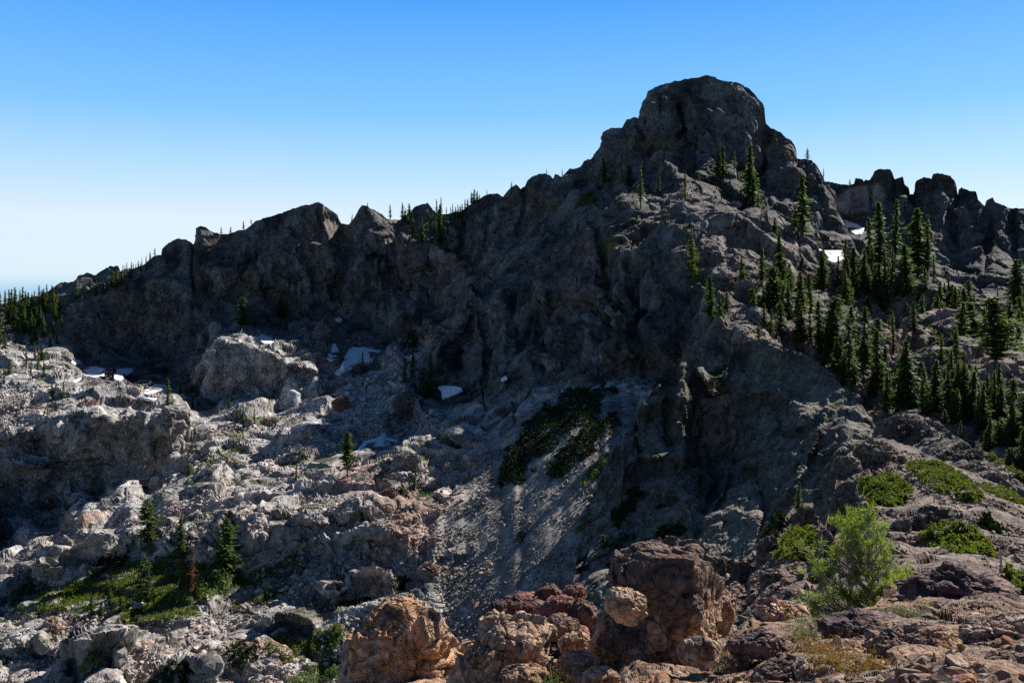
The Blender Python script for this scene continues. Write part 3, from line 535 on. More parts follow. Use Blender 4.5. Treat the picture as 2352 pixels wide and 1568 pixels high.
L_E = [('facet', 13, 3.0, .6, 'cliff'), ('facet', 5.5, 1.7, .5, 'cliff'), ('facet', 2.2, .75, .5, 'cliff'), ('facet', 1.0, .32, .6, 'cliff'), ('facet', .5, .08, .8, 'cliff'), ('facet', 9, 1.2, 1, 'gentle'), ('facet', 3.4, .55, 1, 'gentle'), ('facet', 1.3, .28, 1, 'gentle'), ('facet', .6, .12, 1, 'gentle')]
S_E = make_sheet("buttress", E_top, [(1180, 1760), (1400, 1500), (1700, 1400), (1900, 1320), (2100, 1240), (2352, 1280), (2620, 1450)], E_ctrl, 1180, 2620, 1.8, 400, L_E, col_butt, M_mid, stE, jag=3.0, jag_sc=.09, back=(12, 28.0), ledges=[([(1440, 1050), (1520, 1040), (1590, 1052)], 50, .02), ([(1690, 905), (1800, 890), (1890, 935)], 60, .015), ([(1680, 1062), (1760, 1050), (1840, 1040)], 60, .025), ([(1620, 1182), (1700, 1170), (1790, 1190)], 60, .025), ([(1480, 930), (1540, 915)], 40, .012), ([(1880, 1030), (1960, 1020)], 50, .02), ([(1480, 1180), (1560, 1170)], 40, .015)])

# ---- near spur: knobs, scree and shrub mats falling to the right
F_top = [(1460, 1600), (1520, 1400), (1560, 1330), (1600, 1295), (1640, 1275), (1665, 1272), (1700, 1288), (1722, 1268), (1740, 1245), (1760, 1215), (1775, 1206), (1790, 1188), (1808, 1180), (1830, 1162), (1850, 1158), (1868, 1155), (1882, 1190), (1893, 1208), (1900, 1198), (1908, 1168), (1915, 1135), (1920, 1105), (1928, 1075), (1938, 1052), (1952, 1038), (1966, 1022), (1984, 1010), (2010, 1008), (2033, 1006), (2060, 1014), (2090, 1024), (2130, 1040), (2180, 1062), (2245, 1086), (2300, 1118), (2352, 1150), (2450, 1210), (2620, 1330)]
F_ctrl = [(1460, 1600, 50), (1560, 1330, 64), (1640, 1275, 68), (1700, 1288, 64), (1760, 1215, 70), (1830, 1162, 73), (1868, 1155, 73), (1900, 1206, 66), (1920, 1056, 90), (1984, 1010, 95), (2033, 1006, 95), (2130, 1040, 91), (2245, 1086, 86), (2352, 1150, 74), (2620, 1330, 52),
          (1600, 1380, 52), (1660, 1350, 56), (1700, 1400, 44), (1740, 1320, 54), (1800, 1230, 64), (1850, 1250, 58), (1800, 1300, 52), (1880, 1300, 47), (1900, 1260, 54), (1950, 1180, 66), (1940, 1110, 82), (1960, 1240, 53), (2000, 1060, 86), (2040, 1060, 84), (2000, 1120, 76), (2060, 1100, 79), (2080, 1150, 68), (2100, 1180, 61), (2110, 1215, 57), (2150, 1140, 66), (2160, 1200, 57), (2150, 1080, 80), (2200, 1130, 71), (2250, 1180, 58), (2352, 1230, 50), (2250, 1240, 46), (2150, 1250, 45), (2050, 1250, 44), (2000, 1300, 36), (1920, 1360, 30), (2100, 1300, 34), (2200, 1300, 33), (2300, 1290, 37), (2352, 1320, 32), (2620, 1450, 28), (1800, 1400, 33), (1700, 1500, 24), (2000, 1400, 25), (2200, 1400, 22), (2352, 1420, 22), (2352, 1560, 15), (1900, 1560, 15)]
def col_spur(X, Y, P, N, cl, rc, cm):
    w = fbm(P / 4.0, 5, .6); w3 = fbm(P / .9 + 4, 4); w2 = fbm(P / 10. + 9, 3)
    XX, YY = X + 12 * w + 5 * w3, Y + 12 * w2 + 5 * w
    c = np.ones(X.shape + (3,), np.float32) * np.array([0.135, 0.106, 0.087], np.float32)
    c *= (1 + .35 * w + .2 * rc)[..., None]
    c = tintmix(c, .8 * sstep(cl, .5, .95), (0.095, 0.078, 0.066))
    scr = sstep(XX, 2030, 2110) * (1 - cl)
    c = tintmix(c, .85 * scr, (0.21, 0.17, 0.145))
    c = tintmix(c, .5 * sstep(w3, .2, .7), (0.24, 0.15, 0.11))
    c *= (1 + .2 * w3)[..., None]
    return np.clip(c, .012, .6)
stF = [([(1905, 1205), (1890, 1260), (1870, 1330)], 9, .10), ([(1700, 1290), (1710, 1340), (1690, 1400)], 8, .06), ([(2130, 1180), (2140, 1240)], 5, .05), ([(1975, 1120), (1960, 1200), (1930, 1280)], 10, .05), ([(2160, 1190), (2110, 1190), (2080, 1210)], 7, -.05)]
L_F = [('facet', 12, .5, .8, 'all'), ('facet', 5, .5, .8, 'all'), ('facet', 2.6, .5, .7, 'cliff'), ('facet', 1.1, .2, .7, 'cliff'), ('facet', .5, .09, .7, 'cliff'), ('facet', .22, .04, .8, 'cliff'), ('facet', 2.8, .32, 1, 'gentle'), ('facet', 1.4, .18, 1, 'gentle'), ('facet', .6, .09, 1, 'gentle'), ('facet', .26, .045, 1, 'gentle')]
S_F = make_sheet("spur", F_top, [(1460, 1650), (1900, 1580), (2620, 1620)], F_ctrl, 1460, 2620, 1.7, 360, L_F, col_spur, M_spur, stF, jag=2.5, jag_sc=.08, back=(12, 10.0), nblur=6, graze=.5, bev=5, joint=.2, relief=.85)

# ---- foreground ledge
G_top = [(640, 1760), (760, 1640), (900, 1580), (1030, 1520), (1080, 1470), (1120, 1445), (1200, 1430), (1300, 1425), (1400, 1430), (1560, 1440), (1660, 1440), (1700, 1436), (1730, 1404), (1760, 1392), (1800, 1384), (1850, 1384), (1866, 1412), (1900, 1425), (1950, 1418), (1990, 1402), (2020, 1380), (2040, 1340), (2060, 1296), (2100, 1268), (2150, 1272), (2196, 1280), (2240, 1290), (2287, 1310), (2320, 1345), (2352, 1388), (2450, 1490), (2620, 1640)]
G_ctrl = [(640, 1760, 8.5), (900, 1580, 10), (1100, 1460, 14.5), (1250, 1430, 16), (1400, 1430, 15), (1660, 1440, 13), (1730, 1404, 14), (1850, 1384, 15), (1866, 1412, 13), (1950, 1418, 12.5), (2040, 1340, 17), (2100, 1268, 22), (2196, 1280, 20), (2287, 1310, 17), (2352, 1388, 12.5), (2620, 1640, 7),
          (900, 1620, 8.6), (1176, 1500, 12), (1176, 1568, 9.5), (1400, 1500, 11), (1500, 1568, 8.4), (1700, 1500, 9.2), (1700, 1568, 6.9), (1800, 1450, 10.8), (1800, 1520, 7.8), (1900, 1460, 9.8), (1900, 1500, 7.9), (1900, 1568, 6.0), (2000, 1430, 10.3), (2000, 1480, 8.3), (2000, 1568, 5.6), (2100, 1350, 15), (2100, 1420, 10.2), (2200, 1350, 14), (2200, 1450, 8.4), (2200, 1568, 5.2), (2352, 1470, 7.8), (2352, 1568, 5.2), (2280, 1400, 10.6), (2050, 1500, 7.2), (2120, 1520, 6.0), (2620, 1760, 4.6), (1176, 1760, 7), (2000, 1760, 4)]
def col_near(X, Y, P, N, cl, rc, cm):
    w = fbm(P / 1.1, 5, .6); w3 = fbm(P / .25 + 4, 4); w2 = fbm(P / 2.5 + 9, 3)
    XX, YY = X + 14 * w, Y + 10 * w2
    c = np.ones(X.shape + (3,), np.float32) * np.array([0.25, 0.155, 0.10], np.float32)
    c *= (1 + .3 * w + .2 * rc)[..., None]
    pu = np.maximum(.9 * blob(XX, YY, 2190, 1330, 170, 60, 20), .85 * blob(XX, YY, 1950, 1440, 120, 28, 5)) * sstep(w + .5 * w3, -.6, .1)
    c = tintmix(c, pu, (0.115, 0.07, 0.068))
    c = tintmix(c, .6 * sstep(w3, .1, .5), (0.30, 0.24, 0.19))
    c = tintmix(c, .55 * sstep(w2 + .3 * w3, .25, .6), (0.10, 0.07, 0.055))
    return np.clip(c, .012, .6)
L_G = [('facet', 1.7, .25, 1, 'all'), ('facet', .75, .13, 1.3, 'all'), ('facet', .32, .06, 1.4, 'all'), ('facet', .14, .028, 1.3, 'all'), ('facet', .06, .012, 1.2, 'all')]
stG = [([(1690, 1470), (1740, 1500), (1850, 1490)], 6, .04), ([(2000, 1470), (2050, 1490), (2150, 1470)], 6, .05), ([(1980, 1505), (2080, 1520), (2200, 1500)], 8, .05), ([(1860, 1390), (1880, 1440), (1850, 1470)], 6, .05), ([(2060, 1380), (2200, 1400), (2330, 1440)], 5, .03), ([(1980, 1445), (2080, 1440)], 6, -.03)]
S_G = make_sheet("ground", G_top, [(640, 1900), (2620, 1900)], G_ctrl, 640, 2620, 1.6, 430, L_G, col_near, M_near, stG, jag=2, jag_sc=.03, back=(10, 4.0), nblur=8, graze=.6, bev=7, joint=.15, relief=.6)

# ------------------------------------------------------------------ boulders
def cube_sphere(n):
    t = np.tan((np.linspace(-1, 1, n + 1)) * math.pi / 4)
    A, B = np.meshgrid(t, t); O = np.ones_like(A); V = []; Fc = []
    idx = np.arange((n + 1) ** 2).reshape(n + 1, n + 1)
    q = np.stack([idx[:-1, :-1], idx[:-1, 1:], idx[1:, 1:], idx[1:, :-1]], -1).reshape(-1, 4)
    for k, (a, b, c) in enumerate([(A, B, O), (-A, B, -O), (O, A, B), (-O, -A, B), (B, O, A), (B, -O, -A)]):
        V.append(np.stack([a, b, c], -1).reshape(-1, 3)); Fc.append(q + k * (n + 1) ** 2)
    V = np.concatenate(V); V /= np.linalg.norm(V, axis=1, keepdims=True); Fc = np.concatenate(Fc)
    key = np.round(V * 20000).astype(np.int64); key = (key[:, 0] * 100003 + key[:, 1]) * 100003 + key[:, 2]
    _, first, inv = np.unique(key, return_index=True, return_inverse=True)
    return V[first].astype(np.float32), inv.reshape(-1)[Fc]
_CS = {}
def lobed_boulder(name, d, lobes, n, tint, layers, mat, rough=1.0, seed=0, tint2=None, dark_top=None, cuts=22, cracks=11):
    """lobes: (x, y, rx, ry, forward shift, rz) in layout units at distance d; the first contains the centre"""
    if n not in _CS: _CS[n] = cube_sphere(n)
    U, Fc = _CS[n]; k = d / F
    c0 = np.array([lobes[0][0], 0.0, -lobes[0][1]]); rr = np.full(len(U), .2 * lobes[0][2])
    for (x, y, rx, ry, dz, rz) in lobes:
        c = np.array([x, dz, -y]) - c0; s = np.array([rx, rz, ry], float)
        a = U / s; b = c / s
        A = (a * a).sum(1); Bq = a @ b; Cq = (b * b).sum() - 1
        disc = Bq * Bq - A * Cq
        t = np.where(disc > 0, (Bq + np.sqrt(np.maximum(disc, 0))) / A, 0)
        rr = np.maximum(rr, t)
    Vv = U * rr[:, None] * k
    H = np.zeros(len(U), np.float32)
    wp = np.stack([fbm(Vv / .5 + seed, 3), fbm(Vv / .5 + seed + 9, 3), fbm(Vv / .5 + seed + 19, 3)], -1)
    sz = k * lobes[0][2]
    RC = 0
    for (rel, amp) in layers:
        h, e, rc = facets((Vv + wp * rel * sz * .4) / (rel * sz) + seed * 3.3, 1.15, .45, .05)
        H += amp * sz * h - amp * sz * .12 * (1 - sstep(e, 0, .06)); RC = RC + rc * .4
    rr_ = np.random.RandomState(seed)
    for _ in range(cuts):                 # broken flat faces
        nn = rr_.randn(3); nn[2] = nn[2] * .8; nn /= np.linalg.norm(nn); pr = Vv @ nn; cc = pr.max() * rr_.uniform(.79, .975)
        Vv = Vv - np.maximum(pr - cc, 0)[:, None] * nn * .92
    for _ in range(cracks):               # open joints
        nn = rr_.randn(3); nn /= np.linalg.norm(nn); pr = (Vv + wp * sz * .06) @ nn; cc = rr_.uniform(-.5, .7) * pr.max()
        H -= sz * .07 * np.exp(-(np.abs(pr - cc) / (sz * .018))) * sstep(wp[:, 0], -.5, .2)
    base = W(np.array(lobes[0][0]), np.array(lobes[0][1]), d)
    Vv = Vv + U * H[:, None] * rough
    w = fbm((Vv + base) / .35 + seed, 5, .6); w3 = fbm(Vv / .1 + seed, 4)
    c = np.ones((len(U), 3), np.float32) * np.array(tint, np.float32) * (1 + .3 * w + .2 * RC)[:, None]
    if tint2: c = tintmix(c, .8 * sstep(w3 + w, .1, .6), tint2)
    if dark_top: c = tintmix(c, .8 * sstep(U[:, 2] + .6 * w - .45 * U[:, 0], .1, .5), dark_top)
    me = mesh_np(name, Vv, Fc, mat, False, np.clip(c, .01, .6))
    o = link(bpy.data.objects.new(name, me)); o.location = base
    return o
ORANGE = (0.50, 0.30, 0.185); PALE = (0.50, 0.35, 0.23); RED = (0.30, 0.165, 0.12); TAN = (0.36, 0.22, 0.15)
LB = [(.7, .11), (.3, .04), (.12, .012), (.05, .004)]
BD = [
 ("boulder", 10.5, [(890, 1500, 100, 100, 0, 110), (905, 1430, 82, 50, 10, 90), (990, 1450, 62, 62, 0, 70), (1034, 1452, 30, 40, 10, 40), (860, 1570, 92, 90, -20, 100), (980, 1560, 90, 90, 10, 90)], 130, ORANGE, LB, 1, 3, (0.5, .33, .22), None, "big rounded orange boulder with a curved overhanging lip, leftmost of the near rocks"),
 ("boulder", 9.6, [(1140, 1530, 95, 70, 0, 100), (1215, 1478, 74, 52, 10, 80), (1165, 1462, 70, 34, 20, 80), (1258, 1515, 38, 55, 10, 60), (1075, 1570, 50, 55, 0, 60)], 120, (0.42, 0.29, 0.2), [(.75, .16), (.32, .055), (.12, .014), (.05, .004)], 1, 8, PALE, None, "pale angular tan boulder between the round orange one and the tallest dark one"),
 ("boulder", 13.5, [(1195, 1405, 86, 34, 0, 70), (1150, 1418, 50, 24, 0, 40)], 90, RED, LB, 1, 14, None, (0.07, 0.03, 0.035), "low dark red boulder behind the pale angular one"),
 ("boulder", 13.8, [(1262, 1366, 34, 24, 0, 30)], 50, RED, LB, 1, 15, None, (0.09, 0.05, 0.05), "small dark boulder at the top left of the lumpy red pile"),
 ("boulder", 13.6, [(1318, 1366, 32, 24, 0, 30)], 50, (0.26, 0.13, 0.1), LB, 1, 16, None, None, "pinkish rounded boulder at the top right of the lumpy red pile"),
 ("boulder", 13.2, [(1290, 1396, 40, 28, 0, 40), (1260, 1410, 30, 24, 0, 30)], 60, (0.25, 0.12, 0.1), LB, 1, 17, None, None, "rounded reddish boulder in the middle of the lumpy red pile"),
 ("boulder", 13.0, [(1340, 1410, 42, 36, 0, 40), (1355, 1440, 30, 26, 0, 30)], 60, (0.24, 0.15, 0.11), LB, 1, 18, None, (0.1, 0.06, 0.05), "cracked brown boulder right of the lumpy red pile, touching the tall dark boulder"),
 ("boulder", 12.6, [(1290, 1440, 44, 30, 0, 40), (1330, 1460, 34, 24, 0, 30)], 60, (0.25, 0.15, 0.11), LB, 1, 19, None, None, "flat brown boulder under the lumpy red pile"),
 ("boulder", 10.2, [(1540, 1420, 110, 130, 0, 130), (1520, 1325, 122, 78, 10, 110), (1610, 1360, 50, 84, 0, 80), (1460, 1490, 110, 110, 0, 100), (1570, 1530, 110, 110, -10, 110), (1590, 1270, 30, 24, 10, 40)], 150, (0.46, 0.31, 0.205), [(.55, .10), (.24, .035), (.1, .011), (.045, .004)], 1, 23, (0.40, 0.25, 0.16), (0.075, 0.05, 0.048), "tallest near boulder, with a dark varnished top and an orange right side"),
 ("boulder", 9.0, [(1442, 1388, 52, 34, 0, 40), (1420, 1380, 34, 30, 0, 30)], 80, (0.42, 0.29, 0.19), [(.7, .16), (.3, .06), (.12, .02)], 1, 27, PALE, None, "pale orange block leaning on the left side of the tallest boulder"),
 ("boulder", 11.6, [(1655, 1400, 30, 58, 0, 40), (1672, 1385, 18, 22, 0, 20)], 70, (0.40, 0.25, 0.17), [(.7, .16), (.3, .06), (.12, .02)], 1, 29, PALE, None, "narrow tan boulder wedged against the right side of the tallest boulder"),
 ("boulder", 8.7, [(1600, 1490, 50, 38, -20, 40)], 70, (0.22, 0.15, 0.12), LB, 1, 31, PALE, None, "rough grey-brown boulder at the foot of the tallest boulder"),
 ("boulder", 14.0, [(1790, 1412, 72, 34, 0, 50), (1750, 1430, 40, 26, 0, 40)], 90, (0.42, 0.27, 0.20), [(.6, .12), (.28, .06), (.12, .02)], 1, 33, PALE, None, "low pinkish outcrop boulder left of the bushy pine"),
]
BD += [
 ("boulder", 11.4, [(1085, 1500, 34, 30, 0, 30), (1060, 1515, 30, 26, 0, 30)], 60, ORANGE, LB, 1, 51, PALE, None, "small rust block wedged between the round orange boulder and the pale angular one"),
 ("boulder", 11.0, [(1320, 1478, 40, 26, 0, 34), (1345, 1492, 30, 24, 0, 30)], 60, (0.46, 0.3, 0.2), LB, 1, 52, PALE, None, "rust-tan block under the flat brown boulder, left of the tallest one"),
 ("boulder", 9.4, [(1330, 1530, 56, 32, 0, 46), (1290, 1548, 36, 26, 0, 30)], 70, (0.42, 0.29, 0.21), LB, 1, 53, PALE, None, "broad tan block at the lower left foot of the tallest boulder"),
 ("boulder", 8.6, [(1380, 1562, 50, 30, 0, 40)], 60, (0.34, 0.23, 0.17), LB, 1, 54, PALE, None, "brown block at the bottom edge below the tallest boulder"),
 ("boulder", 9.0, [(1205, 1560, 60, 34, 0, 50)], 60, (0.36, 0.23, 0.15), LB, 1, 55, ORANGE, None, "rust-orange block at the bottom edge under the pale angular boulder"),
 ("boulder", 12.8, [(1225, 1440, 46, 24, 0, 36)], 60, (0.34, 0.19, 0.14), LB, 1, 56, None, None, "reddish block between the low dark red boulder and the pale angular one"),
]
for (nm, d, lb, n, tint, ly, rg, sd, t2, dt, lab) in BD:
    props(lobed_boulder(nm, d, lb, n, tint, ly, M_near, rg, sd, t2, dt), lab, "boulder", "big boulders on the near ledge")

for (d, lb, n, tint, sd, t2, dt, lab) in [
 (7.4, [(2095, 1520, 96, 62, 0, 90), (2040, 1500, 50, 44, 0, 50), (2150, 1500, 70, 50, 10, 60), (2110, 1470, 70, 26, 20, 60)], 110, (.42, .27, .15), 41, (.5, .36, .2), (.16, .10, .09), "big orange-stained outcrop with a dark undercut, lowest at the right"),
 (9.2, [(1975, 1442, 100, 30, 0, 70), (1920, 1452, 50, 24, 0, 40), (2040, 1438, 60, 24, 10, 50)], 90, (.20, .14, .13), 42, (.36, .25, .2), (.10, .065, .065), "flat purple-brown slab just in front of the bushy pine"),
 (13.5, [(2200, 1352, 120, 44, 0, 90), (2270, 1366, 70, 40, 0, 70), (2120, 1350, 60, 30, 0, 50)], 100, (.19, .13, .125), 43, (.34, .23, .19), (.11, .07, .07), "broad purple slab between the bushy pine and the right edge"),
 (8.8, [(1742, 1478, 66, 30, 0, 50), (1700, 1490, 40, 30, 0, 40), (1790, 1486, 40, 22, 0, 30)], 80, (.26, .18, .155), 44, (.42, .3, .25), (.11, .075, .07), "mottled purple outcrop right of the tallest boulder's foot"),
 (8.2, [(2290, 1462, 86, 40, 0, 70), (2240, 1480, 50, 34, 0, 40), (2340, 1450, 50, 34, 0, 40)], 90, (.38, .26, .2), 45, (.5, .38, .3), None, "pale pinkish slab outcrop at the right edge of the ledge"),
 (7.6, [(1800, 1545, 60, 26, 0, 40), (1760, 1556, 40, 24, 0, 30)], 70, (.24, .17, .14), 46, (.4, .3, .24), (.10, .07, .065), "low dark outcrop at the bottom edge left of the dry shrubs"),
]:
    props(lobed_boulder("outcrop", d, lb, n, tint, [(.6, .12), (.3, .06), (.13, .025), (.06, .01)], M_near, 1.0, sd, t2, dt, 14, 9), lab, "rock", "outcrops of the near ledge")
CR = [  # crags of the spur: (sheet, x, y, rx, ry, tint, label)
 (S_F, 2150, 1198, 58, 34, (.15, .12, .10), "dark crag under the broad mat and the thin snag"),
 (S_F, 1942, 1172, 36, 74, (.15, .13, .105), "upright dark crag left of the thick bright mat"),
 (S_F, 1848, 1192, 22, 34, (.17, .135, .11), "small crag that carries the pale pine"),
 (S_F, 2008, 1044, 50, 30, (.22, .175, .14), "rounded knob on the highest point of the near spur"),
 (S_F, 1946, 1076, 30, 24, (.22, .175, .14), "grassy-topped knob at the left end of the near spur's crest"),
 (S_E, 2078, 988, 52, 28, (.16, .13, .11), "dark rock hump on the crest before the wood"),
 (S_E, 2235, 1050, 44, 18, (.17, .14, .12), "low dark rocks on the crest, right of the hump"),
 (S_F, 1655, 1305, 30, 26, (.13, .11, .09), "dark serrated crag behind the tallest near boulder"),
 (S_F, 1705, 1320, 30, 30, (.13, .11, .09), "dark crag right of the serrated one"),
 (S_F, 1765, 1262, 24, 36, (.15, .125, .10), "jagged crag at the top of the ravine"),
 (S_F, 1885, 1326, 34, 40, (.16, .125, .105), "dark rib of rock left of the bushy pine"),
 (S_F, 1800, 1330, 52, 22, (.20, .155, .125), "sloping slab with a pale edge beside the ravine"),
 (S_F, 2070, 1215, 22, 26, (.19, .15, .125), "grey block below the thick bright mat"),
 (S_F, 1895, 1262, 22, 44, (.14, .11, .095), "narrow dark crag between the pale pine and the bushy pine"),
]
for (S_, x, y, rx, ry, tint, lab) in CR:
    p_, n_ = on(S_, x, min(y + ry * .4, 1500)); d_ = float(p_[1]); rq = random.Random(int(x))
    lb = [(x, y, rx, ry, 0, rx * .8), (x + rq.uniform(-.5, .5) * rx, y + ry * .35, rx * .95, ry * .8, 0, rx * .8), (x + rq.uniform(-.4, .4) * rx, y - ry * .3, rx * .6, ry * .7, 0, rx * .6), (x + rq.uniform(-.7, .7) * rx, y + ry * .2, rx * .6, ry * .8, 0, rx * .5)]
    props(lobed_boulder("crag", d_, lb, 56, tint, [(.9, .22), (.42, .09), (.18, .03)], M_spur, 1.0, int(x) % 89, None, None, 14, 5), lab, "rock", "crags of the near spur")
# ------------------------------------------------------------------ loose rock
def onv(S, x, y):
    i = np.clip(np.round((np.asarray(x) - S.x0) / S.st).astype(int), 0, len(S.xs) - 1)
    j = np.array([min(max(int(np.searchsorted(S.Y[:, a], b)), 0), S.rows - 1) for a, b in zip(i, y)])
    return S.P[j, i], S.N[j, i], S.col[j, i], S.cliff[j, i]

def _ico():
    import bmesh
    bm = bmesh.new(); bmesh.ops.create_icosphere(bm, subdivisions=2, radius=1.0)
    V = np.array([v.co[:] for v in bm.verts]); Fc = np.array([[v.index for v in f.verts] for f in bm.faces]); bm.free()
    return V, Fc
_IV, _IF = _ico()
def _proto_rocks(n, seed):
    r = np.random.RandomState(seed); out = []
    for k in range(n):
        V = _IV * 1.25
        for _ in range(11):
            nn = r.randn(3); nn /= np.linalg.norm(nn); c = r.uniform(.45, .85)
            dd = V @ nn - c; V = V - np.maximum(dd, 0)[:, None] * nn
        out.append(V * np.array([r.uniform(.8, 1.25), r.uniform(.6, 1.0), r.uniform(.45, .8)]))
    return np.array(out)
ROCKS = _proto_rocks(14, 5)

def rot_mats(r, n, tilt):
    a = r.uniform(0, 2 * np.pi, n); b = r.randn(n) * tilt; c = r.randn(n) * tilt
    ca, sa, cb, sb, cc, sc_ = np.cos(a), np.sin(a), np.cos(b), np.sin(b), np.cos(c), np.sin(c)
    z = np.zeros(n); o = np.ones(n)
    A = np.stack([ca, -sa, z, sa, ca, z, z, z, o], -1).reshape(n, 3, 3)
    B = np.stack([o, z, z, z, cb, -sb, z, sb, cb], -1).reshape(n, 3, 3)
    C = np.stack([cc, z, sc_, z, o, z, -sc_, z, cc], -1).reshape(n, 3, 3)
    return B @ C @ A

def rubble(name, S, poly, n, smin, smax, power, seed, tint=None, mixs=.6, avoid=(), bury=.25, sizef=None, maxcliff=.75, label=None, bright=1.15, mat=None):
    r = np.random.RandomState(seed); P = np.array(poly); m = n * 3
    x = r.uniform(P[:, 0].min(), P[:, 0].max(), m); y = r.uniform(P[:, 1].min(), P[:, 1].max(), m)
    k = inside(x, y, poly)
    for a in avoid: k &= ~inside(x, y, a)
    k &= (y > np.interp(x, S.xs, S.ty) + 2) & (y < 1640)
    dens = fbm(np.stack([x / 60, y / 30, 0 * x + seed], -1), 3); k &= (dens + r.uniform(-.6, .9, m)) > 0
    x = x[k][:n]; y = y[k][:n]; n = len(x)
    pos, nrm, c0, cl = onv(S, x, y)
    q = cl < maxcliff; pos, nrm, c0, x, y = pos[q], nrm[q], c0[q], x[q], y[q]; n = len(x)
    s = smin * (1 - r.rand(n) * (1 - (smax / smin) ** (-power))) ** (-1 / power)
    if sizef: s = s * sizef(x, y)
    M = rot_mats(r, n, .35) * (s * .5)[:, None, None]
    V = np.einsum('nij,nkj->nki', M, ROCKS[r.randint(0, len(ROCKS), n)]) + (pos + nrm * (s * (.5 - bury))[:, None] * .5)[:, None]
    Fc = _IF[None] + (np.arange(n) * len(_IV))[:, None, None]
    c = c0 * bright if tint is None else c0 * (1 - mixs) + np.array(tint) * mixs
    g = r.rand(n) < .12
    c = np.where(g[:, None], c * np.array([1.1, .82, .7]), c) * r.uniform(.6, 1.35, n)[:, None]
    c = np.clip(np.repeat(c[:, None], len(_IV), 1), .015, .62)
    me = mesh_np(name, V.reshape(-1, 3), Fc.reshape(-1, 3), mat or M_stone, False, c.reshape(-1, 3))
    o = link(bpy.data.objects.new(name, me))
    props(o, label, None, None, 'stuff'); return o

SNP = [s[0] for s in SNOW]
_no = SNP + [TARN, MEADOW]
GREY = (.30, .285, .27)
rubble("talus_rubble", S_main, TALUS, 22000, .3, 1.6, 2.6, 1, (.25, .232, .215), .6, _no, label="grey broken talus covering the fan below the central cliff", sizef=lambda x, y: np.where(x < 1130, 1.5, 1.0) * np.where(y > 1200, .8, 1.0))
rubble("chute_rubble", S_main, [(770, 930), (800, 880), (880, 820), (960, 770), (1000, 745), (1000, 780), (950, 830), (930, 890), (960, 960), (900, 1000), (830, 1000), (760, 960)], 3800, 1.0, 4.5, 1.8, 2, (.42, .41, .39), .7, _no, label="pale blocky boulders filling the chute beside the snow")
rubble("bowl_rubble", S_main, [(590, 760), (740, 740), (860, 790), (870, 830), (780, 870), (730, 830), (650, 790)], 1500, .8, 3.2, 1.9, 3, (.27, .265, .26), .7, _no, label="shaded blocks around the snow at the cliff foot")
rubble("bowl_rubble", S_main, [(140, 810), (300, 850), (420, 870), (470, 930), (400, 900), (300, 890), (180, 890), (130, 860)], 900, .8, 3.0, 1.9, 4, (.27, .265, .26), .7, _no, label="shaded blocks around the snow patches left of the granite knob")
rubble("slab_rubble", S_main, [(0, 1250), (200, 1150), (420, 1120), (460, 960), (600, 960), (780, 950), (1000, 960), (1060, 1000), (1000, 1180), (980, 1300), (700, 1380), (560, 1420), (560, 1330), (330, 1220), (100, 1340), (0, 1340)], 15000, .5, 2.6, 2.0, 5, (.40, .375, .355), .5, _no, label="pale granite blocks strewn over the slabs of the basin")
rubble("valley_rubble", S_main, [(0, 1400), (200, 1410), (400, 1425), (600, 1380), (760, 1370), (1010, 1200), (1020, 1600), (0, 1600)], 14000, .35, 2.0, 2.0, 6, (.42, .355, .315), .5, _no, label="pinkish broken rock over the valley floor")
rubble("left_rubble", S_main, [(0, 760), (110, 800), (150, 900), (220, 900), (100, 960), (60, 1080), (0, 1080)], 1800, .8, 4.0, 2.0, 7, (.44, .39, .36), .5, _no, label="pale blocks below the forest at the left edge")
rubble("wooded_rubble", S_main, [(1560, 430), (1640, 440), (1700, 520), (1790, 560), (1880, 590), (2000, 640), (2352, 730), (2500, 800), (2500, 1150), (2200, 1120), (2000, 950), (1850, 810), (1700, 780), (1620, 640), (1580, 520)], 7500, .6, 2.6, 2.0, 8, (.27, .215, .19), .6, _no, label="broken pinkish rock between the firs of the right slope")
rubble("crest_rubble", S_E, [(1990, 960), (2100, 950), (2200, 1005), (2352, 1090), (2400, 1180), (2200, 1090), (2050, 1010)], 1500, .2, .9, 2.0, 9, (.24, .19, .16), .6, label="weathered fragments along the dark crest at right")
rubble("scree", S_F, [(2060, 1030), (2130, 1045), (2245, 1090), (2352, 1155), (2480, 1230), (2480, 1450), (2290, 1330), (2180, 1200), (2150, 1140), (2090, 1110), (2050, 1060)], 13000, .10, .55, 2.2, 10, (.25, .20, .17), .65, label="loose pinkish scree sliding off the near spur")
rubble("spur_rubble", S_F, [(1600, 1310), (1760, 1240), (1950, 1120), (1960, 1060), (2050, 1060), (2200, 1300), (2000, 1420), (1640, 1460)], 8000, .10, .8, 2.0, 11, (.26, .19, .155), .6, label="broken brown rock lying between the crags of the near spur")
rubble("ledge_blocks", S_G, [(1000, 1500), (1350, 1450), (1700, 1440), (2060, 1300), (2200, 1285), (2352, 1400), (2400, 1620), (1000, 1620)], 1500, .05, .28, 1.6, 13, (.29, .2, .145), .6, label="x", bury=.6, mat=M_near)
rubble("ledge_rubble", S_G, [(1000, 1500), (1350, 1450), (1700, 1440), (2060, 1300), (2200, 1285), (2352, 1400), (2400, 1620), (1000, 1620)], 9000, .018, .20, 1.8, 12, (.32, .22, .165), .6, label="small flakes and stones on the foreground ledge", bury=.4, mat=M_near)

